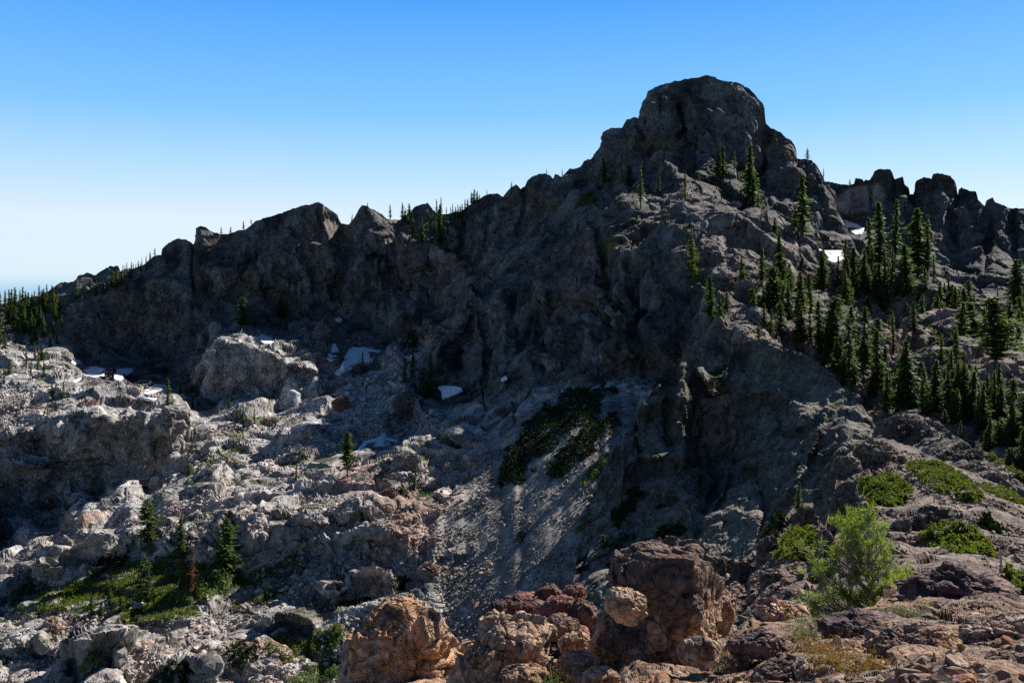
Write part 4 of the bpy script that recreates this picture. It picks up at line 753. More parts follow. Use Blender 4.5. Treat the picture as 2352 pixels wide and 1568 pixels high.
# single boulders of the basin and talus
FARB = [
 (1040, 1032, 38, 26, .9, (.17, .15, .13), "massive dark-fronted boulder in the middle of the talus, largest of its cluster"),
 (1056, 998, 48, 16, .8, (.36, .32, .29), "pale flat-topped slab boulder resting on the massive dark-fronted one"),
 (1062, 970, 40, 11, .8, (.33, .30, .27), "long pale block just behind the slab-topped boulder cluster"),
 (1005, 1008, 20, 10, .8, (.33, .3, .27), "pale block at the left end of the boulder cluster"),
 (934, 1058, 30, 20, .8, (.25, .23, .2), "leaning wedge-shaped boulder with a pale top, right of the bare snag"),
 (893, 1136, 22, 11, .8, (.22, .13, .1), "squat rust-red boulder on the rubble below the wedge-shaped one"),
 (1032, 1074, 14, 11, .8, (.34, .3, .27), "small upright pale boulder just below the dark-fronted cluster"),
 (1072, 1098, 11, 14, .8, (.2, .19, .18), "grey pointed boulder in the shadow edge of the talus"),
 (1160, 945, 22, 9, .8, (.17, .15, .14), "low shaded boulder high on the talus under the central cliff"),
 (989, 1310, 28, 15, .8, (.32, .23, .19), "round-backed pinkish boulder in the pale blocks at the foot of the talus"),
 (1086, 1258, 15, 15, .8, (.38, .36, .34), "bright angular boulder at the lower edge of the shadow on the talus"),
 (1133, 1249, 16, 13, .8, (.28, .26, .25), "grey boulder to the right of the bright angular one on the lower talus"),
 (1035, 1270, 14, 10, .8, (.36, .33, .31), "pale boulder left of the bright angular one on the lower talus"),
 (1225, 1298, 9, 8, .8, (.3, .29, .28), "small lone boulder on the fine lower scree"),
 (1300, 1298, 9, 11, .8, (.24, .23, .22), "dark lone boulder at the right side of the fine scree"),
 (985, 1352, 20, 9, .8, (.38, .34, .31), "flat pale boulder below the round-backed pinkish one"),
 (1090, 1362, 18, 10, .8, (.34, .33, .32), "grey slab boulder just above the lumpy red rocks"),
 (768, 1338, 34, 10, .8, (.28, .22, .19), "long low humped boulder on the valley side above dark shrubs"),
 (124, 1436, 24, 17, .8, (.42, .31, .26), "smooth pink boulder standing alone at the lower left of the meadow"),
 (318, 1392, 12, 7, .8, (.40, .36, .34), "white boulder among the firs in the middle of the meadow"),
 (722, 1084, 24, 8, .8, (.38, .33, .3), "flat pale boulder at the near shore of the tarn"),
 (788, 930, 26, 18, .8, (.26, .15, .11), "rust-stained boulder at the left edge of the boulder chute"),
 (740, 765, 18, 26, .8, (.16, .16, .165), "pointed grey rock standing in the shade above the snowfield"),
 (836, 850, 30, 14, .8, (.15, .135, .125), "shaded boulder sitting in the lower edge of the largest snowfield"),
 (940, 930, 44, 24, .7, (.16, .14, .125), "broad dark rock hump above the talus, below the two tall firs"),
 (622, 968, 22, 10, .8, (.36, .27, .22), "flat-topped pinkish block by the green hollow below the knoll"),
 (200, 936, 26, 16, .8, (.44, .33, .29), "smooth pink slab boulder crowning the granite knob"),
 (1662, 650, 26, 18, .8, (.17, .14, .125), "large dark block on the rubble slope beneath the summit"),
 (1712, 672, 28, 26, .8, (.20, .17, .15), "tall cracked block beside the large dark one beneath the summit"),
 (1690, 470, 14, 8, .8, (.36, .33, .31), "bright pale boulder at the foot of the summit dome"),
 (1930, 1012, 0, 0, 0, 0, "")]
_r = random.Random(4)
for (x, y, rx, ry, rg, tint, lab) in FARB:
    if not rx: continue
    p, nn = on(S_main, x, y + ry * .5); d = float(p[1])
    lb = [(x, y, rx, ry, 0, rx * .8), (x + _r.uniform(-.4, .4) * rx, y + ry * .25, rx * .85, ry * .8, 0, rx * .7), (x + _r.uniform(-.3, .3) * rx, y - ry * .2, rx * .6, ry * .75, 0, rx * .5)]
    o = lobed_boulder("boulder", d, lb, 26, tint, [(.9, .28), (.4, .07)], M_stone, 1.0, int(x) % 97)
    props(o, lab, "boulder", "boulders of the basin and talus")

# ------------------------------------------------------------------ snow and tarn
def plain(name, col, rough=.6, spec=.3, bump=0, sc=1.0, sss=0):
    m = bpy.data.materials.new(name); m.use_nodes = True; t = m.node_tree; b = t.nodes['Principled BSDF']
    b.inputs['Base Color'].default_value = (*col, 1); b.inputs['Roughness'].default_value = rough; b.inputs['Specular IOR Level'].default_value = spec
    if bump:
        n = t.nodes.new("ShaderNodeTexNoise"); n.inputs['Scale'].default_value = sc; n.inputs['Detail'].default_value = 6
        tc = t.nodes.new("ShaderNodeTexCoord"); t.links.new(tc.outputs['Object'], n.inputs['Vector'])
        bp = t.nodes.new("ShaderNodeBump"); bp.inputs['Strength'].default_value = bump; bp.inputs['Distance'].default_value = .6 / sc
        t.links.new(n.outputs['Fac'], bp.inputs['Height']); t.links.new(bp.outputs[0], b.inputs['Normal'])
        cr = t.nodes.new("ShaderNodeMapRange"); cr.inputs[1].default_value = .3; cr.inputs[2].default_value = .7; cr.inputs[3].default_value = .8; cr.inputs[4].default_value = 1.05
        t.links.new(n.outputs['Fac'], cr.inputs[0]); v = t.nodes.new("ShaderNodeVectorMath"); v.operation = 'SCALE'; v.inputs[0].default_value = col
        t.links.new(cr.outputs[0], v.inputs['Scale']); t.links.new(v.outputs[0], b.inputs['Base Color'])
    return m
M_snow = plain("old_snow", (.86, .88, .92), .7, .2, .3, .5)
def snow(poly, label):
    P = np.array(poly, float); S = S_main
    c = P.mean(0); P = c + (P - c) * 1.25; V = []; n = len(P); m = 6
    # concentric rings draped over the smoothed ground, domed and sealed at the rim
    pts = []
    for k in range(m + 1):
        f = 1 - k / m
        for i in range(n * 3):
            a = P[i // 3]; b = P[(i // 3 + 1) % n]; q = a + (b - a) * ((i % 3) / 3.0)
            j = np.array([math.sin(i * 2.3 + q[0]), math.sin(i * 3.1 + q[1])]) * .8 * (k == 0)
            pts.append(c + (q - c) * f + j)
    pts = np.array(pts); pos, nr, _, _ = onv(S, pts[:, 0], pts[:, 1])
    # level out the dips of the ground beneath
    pos = pos.copy(); d0 = pos[:, 1].mean()
    A = np.stack([pts[:, 0] - c[0], pts[:, 1] - c[1], np.ones(len(pts))], -1)
    co, *_ = np.linalg.lstsq(A, np.log(pos[:, 1]), rcond=None); ld = A @ co
    dd = np.minimum(np.exp(ld), np.exp(.5 * ld + .5 * np.log(pos[:, 1]))) - .0055 * d0
    top = W(pts[:, 0], pts[:, 1], dd)
    rim = top[:n * 3] + np.array([0, 2.6, -1.4])
    V = np.concatenate([rim, top]); Fq = []; N3 = n * 3
    for k in range(m + 1):
        for i in range(N3):
            a, b = k * N3 + i, k * N3 + (i + 1) % N3
            Fq.append([a, b, b + N3, a + N3])
    me = mesh_np("snow_patch", V, np.array(Fq), M_snow, True)
    o = link(bpy.data.objects.new("snow_patch", me)); props(o, label, "snow patch", "snow patches lingering under the cliffs")
for pl, lab in SNOW: snow(pl, lab)
# one more patch lies in the gap before the pinnacles
p0 = [(1944, 508), (1950, 510), (1966, 516), (1980, 524), (1976, 534), (1966, 537), (1958, 532), (1950, 520)]
S_keep = S_main; S_main = S_pin; snow(p0, "snow patch wedged in the gap between the mountain and the pinnacles"); S_main = S_keep
M_tarn = plain("tarn_water", (.008, .02, .016), .25, .1)
wz = -(1064 - HY) / F * float(on(S_main, 745, 1064)[0][1]) - .1
tv = [W(x, y, -wz * F / (y - HY)) for (x, y) in [(745 + (a_ - 745) * .85, 1064 + (b_ - 1064) * .8) for a_, b_ in TARN]]
me = bpy.data.meshes.new("water"); me.from_pydata([tuple(v) for v in tv] + [(v[0], v[1], v[2] - 1.2) for v in tv], [], [list(range(len(tv)))[::-1]] + [[i, (i + 1) % len(tv), (i + 1) % len(tv) + len(tv), i + len(tv)] for i in range(len(tv))]); me.materials.append(M_tarn)
props(link(bpy.data.objects.new("water", me)), kind='structure')
# lowland far below, out to the horizon
M_low = plain("lowland", (.07, .10, .11), .9, .1, .2, .001)
a = 2 * math.pi / 48; Rr = 30000
me = bpy.data.meshes.new("land"); me.from_pydata([(Rr * math.cos(k * a), Rr * math.sin(k * a), -620) for k in range(48)], [], [list(range(48))]); me.materials.append(M_low)
props(link(bpy.data.objects.new("land", me)), kind='structure')
# ------------------------------------------------------------------ foliage
def leaf_mat(name, col, col2, trans=.35, rough=.6):
    m = bpy.data.materials.new(name); m.use_nodes = True; t = m.node_tree; t.nodes.clear(); L = t.links.new
    out = _n(t, "ShaderNodeOutputMaterial"); b = _n(t, "ShaderNodeBsdfPrincipled"); tr = _n(t, "ShaderNodeBsdfTranslucent"); mx = _n(t, "ShaderNodeMixShader")
    b.inputs['Roughness'].default_value = rough; b.inputs['Specular IOR Level'].default_value = .12
    g = _n(t, "ShaderNodeNewGeometry"); oi = _n(t, "ShaderNodeObjectInfo"); ad = _n(t, "ShaderNodeMath", operation='MULTIPLY_ADD')
    L(g.outputs['Random Per Island'], ad.inputs[0]); ad.inputs[1].default_value = .6
    mu = _n(t, "ShaderNodeMath", operation='MULTIPLY'); L(oi.outputs['Random'], mu.inputs[0]); mu.inputs[1].default_value = .4; L(mu.outputs[0], ad.inputs[2])
    c = _n(t, "ShaderNodeMix", data_type='RGBA'); L(ad.outputs[0], c.inputs[0]); c.inputs[6].default_value = (*col, 1); c.inputs[7].default_value = (*col2, 1)
    L(c.outputs[2], b.inputs['Base Color'])
    sc = _n(t, "ShaderNodeVectorMath", operation='MULTIPLY'); L(c.outputs[2], sc.inputs[0]); sc.inputs[1].default_value = (1.5, 1.6, .7); L(sc.outputs[0], tr.inputs[0])
    mx.inputs[0].default_value = trans; L(b.outputs[0], mx.inputs[1]); L(tr.outputs[0], mx.inputs[2]); L(mx.outputs[0], out.inputs[0])
    return m
M_fir = leaf_mat("fir_needles", (.038, .068, .025), (.10, .14, .042), .4)
M_firpale = leaf_mat("pale_fir_needles", (.05, .075, .022), (.10, .13, .035), .4)
M_rust = leaf_mat("dead_needles", (.10, .035, .012), (.16, .07, .02), .3)
M_pine = leaf_mat("pine_needles", (.065, .11, .022), (.20, .255, .06), .48)
M_mat = leaf_mat("shrub_leaves", (.055, .08, .015), (.14, .165, .035), .35)
M_dkmat = leaf_mat("dark_shrub_leaves", (.012, .024, .008), (.026, .042, .012), .1, .9)  # near-black: shade of the talus thickets put into the leaf colour
M_dry = leaf_mat("dry_shrub_leaves", (.17, .085, .015), (.28, .17, .03), .35)
M_sage = leaf_mat("grey_shrub_leaves", (.08, .12, .05), (.16, .2, .09), .35)
M_bark = plain("bark", (.10, .075, .06), .9, .1, .5, 4)
M_redbark = plain("reddish_bark", (.20, .12, .09), .9, .1, .5, 4)
M_dead = plain("weathered_wood", (.34, .31, .29), .85, .1, .5, 5)

def tube_np(pts, rad, k=6):
    pts = np.array(pts, float); V = []; Fq = []
    for i, p in enumerate(pts):
        t = pts[min(i + 1, len(pts) - 1)] - pts[max(i - 1, 0)]; t /= np.linalg.norm(t) + 1e-9
        a = np.cross(t, [0.3, 1, .1]); a /= np.linalg.norm(a) + 1e-9; b = np.cross(t, a)
        for j in range(k):
            th = 2 * math.pi * j / k; V.append(p + rad[i] * (math.cos(th) * a + math.sin(th) * b))
    for i in range(len(pts) - 1):
        for j in range(k):
            Fq.append([i * k + j, i * k + (j + 1) % k, (i + 1) * k + (j + 1) % k, (i + 1) * k + j])
    return np.array(V), np.array(Fq)
class Acc:
    def __init__(s): s.V = []; s.F = []; s.n = 0
    def add(s, V, Fq): s.V.append(V); s.F.append(np.asarray(Fq) + s.n); s.n += len(V)
    def mesh(s, name, mat, smooth=False): return mesh_np(name, np.concatenate(s.V), np.concatenate(s.F), mat, smooth)

def quads(C, U, V_):
    """diamond leaves: centres C, half axes U (long) and V_ (wide)"""
    P = np.stack([C - U, C + V_, C + U, C - V_], 1); n = len(C)
    return P.reshape(-1, 3), np.arange(n * 4).reshape(n, 4)

def conifer_meshes(seed, H=12.0, wid=.17, base=.08, dens=1.0, droop=.25, shape=.9, mat=M_fir, spray=.46, patchy=.3, bark=M_bark):
    """one conifer: (trunk mesh, crown mesh), height H"""
    r = np.random.RandomState(seed); T = Acc(); k = 9
    lean = r.randn(2) * .012 * H
    tz = np.linspace(-.04, 1, k); tp = [(lean[0] * z * z, lean[1] * z * z, z * H) for z in tz]
    T.add(*tube_np(tp, [H * .016 * (1.12 - z) ** 1.1 + .012 for z in np.clip(tz, 0, 1)], 7))
    C = []; U = []; Vv = []; L = int(46 * dens)
    ph = r.rand() * 6; sector = r.rand(5) * 6.28
    for li in range(L):
        z = base + (1 - base) * (li + r.rand() * .8) / L
        env = ((1 - z) / (1 - base)) ** (.85 * shape) * (1 if z > base + .12 else .55 + .45 * (z - base) / .12)
        R_ = wid * H * (env + .02) * (1 + .22 * math.sin(z * 23 + ph) * 1.0)
        nb = 4 + int(4 * r.rand())
        for b in range(nb):
            az = r.rand() * 6.283; gap = min(abs(math.sin((az - s_) / 2 + z * 3)) for s_ in sector)
            ln = R_ * r.uniform(.55, 1.12) * (1 - patchy * (r.rand() < .3)) * (.6 + .4 * min(1, gap * 3))
            dx, dy = math.cos(az), math.sin(az); ns = max(3, int(ln / spray * 2.6))
            for s_ in range(ns):
                f = (s_ + .6) / ns; rr = ln * f
                zz = z * H - droop * rr * (1 + .5 * f) + (.18 * rr * f * f) + r.randn() * .06
                side = r.uniform(-1, 1) * .30 * ln * (1.15 - f)
                c = np.array([lean[0] * z * z + dx * rr - dy * side, lean[1] * z * z + dy * rr + dx * side, zz])
                sz = spray * r.uniform(.6, 1.15) * (1.1 - .35 * f)
                ax = np.array([dx * .8 - dy * side * 1.2, dy * .8 + dx * side * 1.2, -droop * 1.1 + r.randn() * .25]); ax /= np.linalg.norm(ax)
                w = np.cross(ax, r.randn(3) * .5 + np.array([0, 0, 1.0])); w /= np.linalg.norm(w) + 1e-6
                C.append(c); U.append(ax * sz); Vv.append(w * sz * .42)
    C.append([lean[0], lean[1], H * 1.0]); U.append([0, 0, H * .03]); Vv.append([.07, 0, 0])
    V, Fq = quads(np.array(C), np.array(U), np.array(Vv))
    return T.mesh("trunk", bark, True), mesh_np("crown", V, Fq, mat)

PROTO = {
 'fir': [conifer_meshes(1, wid=.24), conifer_meshes(2, wid=.21, shape=.8), conifer_meshes(3, wid=.27, shape=.9, patchy=.5), conifer_meshes(4, wid=.23, dens=.85, patchy=.6), conifer_meshes(9, wid=.25, shape=.75, base=.14, patchy=.5)],
 'thin': [conifer_meshes(5, wid=.13, shape=.6, base=.12, spray=.36), conifer_meshes(6, wid=.15, shape=.7, base=.2, dens=.8, patchy=.6, spray=.36)],
 'wide': [conifer_meshes(7, wid=.36, shape=.7, base=.08, droop=.12, dens=1.0, spray=.52, patchy=.4), conifer_meshes(8, wid=.32, shape=.55, base=.12, droop=.05, dens=.9, spray=.52, patchy=.5)],
 'pale': [conifer_meshes(10, wid=.28, shape=.7, base=.14, droop=.0, dens=.75, mat=M_firpale, spray=.46, patchy=.5), conifer_meshes(11, wid=.24, shape=.8, mat=M_firpale, dens=.8, patchy=.5)],
 'rust': [conifer_meshes(12, wid=.13, shape=.5, base=.1, dens=.5, mat=M_rust, spray=.24, patchy=.7, bark=M_redbark)],
 'pole': [conifer_meshes(13, wid=.30, shape=.45, base=.22, droop=.05, dens=.95, spray=.52, patchy=.3)],
}
def small_shrub_mesh(seed, mat, n=260, leaf=.12, up=1.0):
    r = np.random.RandomState(seed); d = r.randn(n, 3); d /= np.linalg.norm(d, axis=1, keepdims=True); d[:, 2] = np.abs(d[:, 2]) * up
    C = d * (r.rand(n, 1) ** .4) * (.8 + .3 * np.sin(d[:, :1] * 5 + seed)); a = r.randn(n, 3); a /= np.linalg.norm(a, axis=1, keepdims=True)
    w = np.cross(a, r.randn(n, 3)); w /= np.linalg.norm(w, axis=1, keepdims=True)
    V, Fq = quads(C, a * leaf, w * leaf * .6); return mesh_np("shrub", V, Fq, mat)

def mesh_arrays(me):
    V = np.empty(len(me.vertices) * 3, np.float32); me.vertices.foreach_get("co", V); Fq = np.empty(len(me.loops), np.int32); me.loops.foreach_get("vertex_index", Fq)
    return V.reshape(-1, 3), Fq.reshape(-1, 4)
MASS = []       # (height, args) of the dense stands; the tallest are built one by one, the rest as one mass
def tree(S, x, ybase, h, kind, label, group, cat="tree", name="conifer", wscale=1.0, solo=True):
    """h: height in layout units"""
    p, nn = on(S, x, ybase); d = float(p[1]); Hm = h * d / F
    tm, cm = rnd.choice(PROTO[kind]); s = Hm / 12.0; w = rnd.uniform(.8, 1.35) * wscale; rz = rnd.uniform(0, 6.28)
    loc = (float(p[0]), float(p[1]), float(p[2]) - .02 * Hm)
    if not solo: MASS.append((h, loc, rz, (s * w, s * w, s), tm, cm, label, group)); return
    return place_tree(loc, rz, (s * w, s * w, s), tm, cm, label, group)
def place_tree(loc, rz, sc3, tm, cm, label, group):
    e = link(bpy.data.objects.new("conifer", None)); e.empty_display_size = .5
    e.location = loc; e.rotation_euler = (rnd.uniform(-.05, .05), rnd.uniform(-.05, .05), rz); e.scale = sc3
    props(e, label, "tree", group)
    link(bpy.data.objects.new("trunk", tm), e); link(bpy.data.objects.new("crown", cm), e)
    return e
def flush_mass(limit):
    MASS.sort(key=lambda t: -t[0])
    for t in MASS[:limit]: place_tree(t[1], t[2], t[3], t[4], t[5], t[6], t[7])
    V = []; Fq = []; mi = []; n = 0
    for t in MASS[limit:]:
        c, s_ = math.cos(t[2]), math.sin(t[2]); M = np.array([[c, -s_, 0], [s_, c, 0], [0, 0, 1]])
        for k, me in enumerate((t[4], t[5])):
            v, f = mesh_arrays(me); V.append((v * np.array(t[3])) @ M.T + np.array(t[1])); Fq.append(f + n); n += len(v); mi.append(np.full(len(f), k, np.int32))
    me = mesh_np("forest", np.concatenate(V), np.concatenate(Fq), M_bark); me.materials.append(M_fir); me.polygons.foreach_set("material_index", np.concatenate(mi))
    props(link(bpy.data.objects.new("forest", me)), kind='stuff')
# ------------------------------------------------------------------ trees, one by one
GS = "conifers scattered on the mountain and in the basin"
G_ridge = "small conifers along the skyline ridge"
TL = [  # x, base y, height, kind, label
 # summit and dome
 (1391, 425, 66, 'fir', "dark fir left of the summit dome, standing above the green shrub slope"),
 (1440, 428, 52, 'wide', "bushy open conifer between two thin firs left below the summit dome"),
 (1477, 478, 98, 'thin', "tall thin fir on the cliff edge left below the summit dome"),
 (1511, 452, 55, 'thin', "short full fir right of the tall thin one below the dome's left knob"),
 (1519, 392, 62, 'thin', "spindly dead-looking fir against the round knob left of the dome"),
 (1574, 472, 82, 'thin', "thin straight fir beside the bright pale rocks under the dome"),
 (1597, 350, 44, 'fir', "fir perched halfway up the face of the summit dome"),
 (1573, 262, 18, 'pale', "yellowish bush-like tree high on the summit dome"),
 (1560, 245, 22, 'thin', "tiny thin fir just above the yellowish bush on the dome"),
 (1655, 410, 78, 'fir', "full fir at the foot of the dome, first right of the perched one"),
 (1644, 412, 66, 'fir', "fir with its crown merged into the fuller one at the foot of the dome"),
 (1613, 440, 55, 'thin', "thin fir at the right of the bright pale rocks under the dome"),
 (1641, 438, 38, 'fir', "small fir at the left end of the green shrub strip under the dome"),
 (1678, 395, 50, 'thin', "thin dark fir in the shade of the dome wall"),
 (1714, 460, 130, 'fir', "tallest fir against the summit dome"),
 (1728, 472, 66, 'fir', "lower green fir at the foot of the tallest one by the dome"),
 (1740, 478, 40, 'fir', "smallest of the trio with the tallest fir by the dome"),
 (1710, 432, 28, 'pale', "small pale conifer between the merged pair and the tallest fir"),
 (1803, 366, 22, 'pale', "small pale pine on the right shoulder of the dome"),
 (1845, 540, 140, 'fir', "large solitary fir against the slabs right of the dome"),
 (1828, 520, 52, 'fir', "small fir left of the large solitary one by the slabs"),
 (1864, 528, 44, 'fir', "small fir right of the large solitary one by the slabs"),
 (1857, 368, 30, 'pale', "leaning tree on the sharp rib right of the dome, against the sky"),
 (1893, 408, 22, 'thin', "lone thin tree on the skyline right of the sharp rib"),
 (1783, 330, 26, 'fir', "small dark fir in the notch on the right shoulder of the dome"),
 (1533, 505, 24, 'pale', "small yellow-green conifer under the bright pale rocks"),
 (1587, 645, 112, 'pale', "yellowish tall conifer on the lip of the central cliff"),
 (1590, 625, 55, 'pale', "second yellowish conifer close behind the tall one on the cliff lip"),
 (1788, 548, 50, 'fir', "dense dark fir left of the shrub strip below the large solitary fir"),
 (1797, 602, 66, 'fir', "fir on the rubble slope just below the dense dark one"),
 (1754, 660, 98, 'thin', "very thin tall fir on the bare rubble slope"),
 (1709, 668, 84, 'fir', "upright fir beside the tall cracked block on the rubble slope"),
 (1760, 585, 22, 'pale', "small pale conifer on the bare rubble slope"),
 (1738, 555, 18, 'pale', "tiny pale conifer uppermost on the bare rubble slope"),
 (1891, 660, 88, 'fir', "dense dark fir just left of the bright snow patch"),
 (1640, 730, 100, 'fir', "broad dark fir at the top of the central cliff's right edge"),
 (1655, 738, 60, 'fir', "smaller fir leaning into the broad dark one above the central cliff"),
 (1620, 690, 50, 'pale', "pale young conifer left of the broad dark fir above the cliff"),
 (1670, 712, 52, 'pale', "pale young conifer right of the broad dark fir above the cliff"),
 # saddle and ridge
 (950, 548, 42, 'pale', "yellowish bushy fir low in the saddle of the left ridge"),
 (972, 556, 58, 'fir', "pointed fir right of the yellowish one in the saddle"),
 (898, 504, 36, 'thin', "lone thin fir on the skyline between the pyramid crag and the flat crag"),
 (843, 474, 14, 'fir', "little tree on the tip of the pyramid-shaped crag"),
 (806, 514, 24, 'thin', "small tree in the notch left of the pyramid-shaped crag"),
 (1119, 450, 16, 'fir', "small tree on the flat block right of the skyline grove"),
 (1172, 431, 18, 'pale', "open-crowned tree left of the leaning tooth of rock"),
 (1254, 400, 16, 'thin', "tiny tree on the broken crag left of the summit"),
 (1292, 406, 20, 'thin', "thin tree between rock knobs left of the summit"),
 (354, 586, 20, 'pale', "lone tree on the skyline left of the first dark dome"),
 (527, 538, 22, 'pale', "crooked tree with a gap in its crown on the ridge right of the square crag"),
 (509, 536, 16, 'pale', "bonsai-like bare tree right of the square crag"),
 (558, 527, 22, 'fir', "small tree at the left foot of the long pale crag"),
 (575, 514, 14, 'pale', "bushy small tree on the left shoulder of the long pale crag"),
 # cirque wall and basin
 (564, 608, 40, 'pale', "yellowish fir on the shaded wall under the long pale crag"),
 (577, 604, 32, 'fir', "small dark fir right of the yellowish one on the shaded wall"),
 (590, 601, 34, 'fir', "second small dark fir right of the yellowish one on the shaded wall"),
 (457, 592, 16, 'pale', "tiny pale tree under the square crag"),
 (558, 756, 78, 'wide', "broad fir standing on top of the granite knoll"),
 (644, 734, 58, 'fir', "fir beside the bare reddish dead tree above the knoll"),
 (657, 757, 74, 'rust', "bare reddish dead tree above the right side of the knoll"),
 (692, 680, 24, 'pale', "small pale tree on the wall between the knoll and the gully"),
 (721, 682, 56, 'thin', "thin pale tree on the shaded wall left of the gully"),
 (810, 870, 36, 'thin', "dark thin fir at the lower edge of the largest snowfield"),
 (830, 858, 52, 'thin', "black thin fir standing on the largest snowfield"),
 (946, 882, 88, 'thin', "tall lichen-tinged fir at the right side of the boulder chute"),
 (933, 880, 60, 'fir', "shorter fir pressed to the left of the tall lichen-tinged one"),
 (990, 912, 102, 'fir', "tall black fir in the shade left of the wedge of snow"),
 (978, 912, 70, 'fir', "lower black fir beside the tall one left of the wedge of snow"),
 (1135, 862, 30, 'fir', "small fir in the shade at the base of the central cliff"),
 (799, 1092, 104, 'pole', "prominent dark conifer with a bare lower trunk beside the tarn"),
 (957, 1124, 62, 'thin', "slim dark fir on the rubble right of the bare grey snag"),
 (923, 1136, 40, 'fir', "small shadowy fir left of the slim one right of the snag"),
 (681, 1104, 44, 'fir', "dark young fir on the left shore of the tarn"),
 (733, 1052, 20, 'fir', "bushy little fir at the far side of the tarn"),
 (748, 1054, 18, 'wide', "second bushy little fir at the far side of the tarn"),
 (826, 1192, 30, 'pale', "small green conifer below the bare grey snag"),
 (847, 1262, 28, 'fir', "small dark conifer on the rusty rubble, upper of two"),
 (824, 1282, 24, 'fir', "small dark conifer on the rusty rubble, lower of two"),
 (681, 1284, 34, 'thin', "small thin fir at the end of the shaded wall above the meadow"),
 (344, 1252, 108, 'wide', "large broad conifer highest on the left above the meadow"),
 (418, 1285, 98, 'fir', "tall fir behind the reddish dying tree"),
 (439, 1368, 112, 'rust', "reddish dying tree with a bare yellow-lichened trunk beside the meadow"),
 (522, 1328, 142, 'wide', "largest full-crowned conifer, right of the reddish dying tree"),
 (505, 1318, 90, 'fir', "narrow fir tucked behind the left side of the largest full-crowned conifer"),
 (340, 1392, 116, 'wide', "big broad conifer standing in the meadow, left of the reddish dying tree"),
 (324, 1380, 70, 'fir', "fir merged with the left side of the big broad meadow conifer"),
 (253, 1386, 50, 'fir', "slender fir in the middle of the meadow"),
 (210, 1414, 48, 'fir', "dark small fir at the near edge of the meadow"),
 (230, 1408, 34, 'fir', "tiny fir right of the dark small one at the near edge of the meadow"),
 (146, 1392, 36, 'thin', "slim grey fir at the left side of the meadow"),
 (261, 1286, 34, 'fir', "small fir on the slope above the meadow"),
 (278, 1405, 36, 'wide', "bushy fir between the slender one and the big broad meadow conifer"),
 (307, 1252, 36, 'pale', "greenish young fir left of the large broad conifer above the meadow"),
 (157, 1322, 30, 'fir', "young dark fir in the shade under the rocky rib left of the meadow"),
 (75, 1326, 34, 'fir', "dark bushy fir at the left foot of the rocky rib"),
 (139, 928, 54, 'fir', "fir standing left of the granite knob's pale crest"),
 (386, 946, 80, 'thin', "tall thin fir in front of the broad smooth snow patch"),
 (416, 913, 32, 'pale', "short pale fir right of the broad smooth snow patch"),
 (454, 938, 28, 'thin', "small thin fir on the right end of the granite knob"),
 (487, 923, 50, 'thin', "thin dark fir at the left foot of the knoll's wall"),
 (478, 918, 40, 'thin', "second thin dark fir at the left foot of the knoll's wall"),
 (518, 952, 44, 'fir', "dark fir in the hollow under the knoll, leftmost there"),
 (542, 968, 42, 'thin', "dark fir in the hollow under the knoll, second from the left"),
 (557, 974, 50, 'fir', "dark fir in the hollow under the knoll, third from the left"),
 (583, 974, 38, 'fir', "dark fir at the right end of the hollow under the knoll"),
 (500, 932, 22, 'fir', "tiny fir above the hollow under the knoll"),
 (608, 968, 22, 'pale', "tiny pale conifer beside the flat-topped pinkish block"),
 (430, 990, 34, 'fir', "small fir in the green gully right of the granite knob, upper one"),
 (438, 1010, 26, 'fir', "small fir in the green gully right of the granite knob, lower one"),
 (432, 1092, 30, 'wide', "bushy conifer low in the green gully"),
 (405, 1130, 26, 'pale', "small conifer at the lower end of the green gully"),
 (700, 838, 18, 'fir', "small dark fir on the right brow of the knoll"),
 (684, 834, 14, 'fir', "tiny fir on the right brow of the knoll"),
 # near the talus and buttress
 (1378, 1345, 122, 'pale', "tall yellow-green conifer rising behind the near boulders at the foot of the scree"),
 (1833, 1172, 70, 'pale', "pale green pine on the dark crag above the shrub mats"),
 (1823, 1090, 36, 'pale', "small pale pine on the thin rib of the buttress"),
 (1424, 976, 20, 'pale', "little conifer on the left shoulder of the buttress"),
]
for (x, yb, h, k, lab) in TL:
    S = S_main
    if (x, yb) in ((1833, 1172), ): S = S_F
    if (x, yb) in ((1823, 1090), (1424, 976)): S = S_E
    tree(S, x, yb, h, k, lab, G_ridge if "skyline" in lab else GS)

def stand(rows, kind, label, group, S=None):
    for (x, yb, h) in rows:
        tree(S or S_main, x, yb, h, kind if isinstance(kind, str) else rnd.choice(kind), label, group, solo=False)
# forest at the left edge
rr = random.Random(21); rows = []
for k in range(62):
    x = rr.uniform(-60, 128); yt = np.interp(x, [-60, 0, 60, 110, 130], [700, 702, 700, 690, 682]); yb = yt + rr.uniform(6, 100) * (1 - .3 * (x > 100)); rows.append((x, yb, rr.uniform(34, 62)))
rows += [(105, 706, 58), (112, 708, 60), (98, 706, 50), (42, 704, 40), (64, 704, 34), (10, 706, 40), (20, 712, 50)]
stand(sorted(rows, key=lambda t: t[1]), ['fir', 'fir', 'thin'], "dark fir in the dense forest at the left edge of the ridge", "firs of the forest at the left edge")
stand([(139, 755, 34), (121, 768, 36), (88, 850, 46), (80, 822, 40), (96, 830, 44), (100, 862, 40), (60, 842, 38), (70, 870, 36), (112, 800, 36), (128, 790, 30), (20, 860, 40), (8, 880, 36), (40, 900, 30), (118, 905, 34), (106, 952, 34), (124, 950, 32), (30, 936, 30), (48, 826, 34)], ['fir', 'thin'], "dark fir on the pale rock slope below the left-edge forest", "firs below the forest at the left edge")
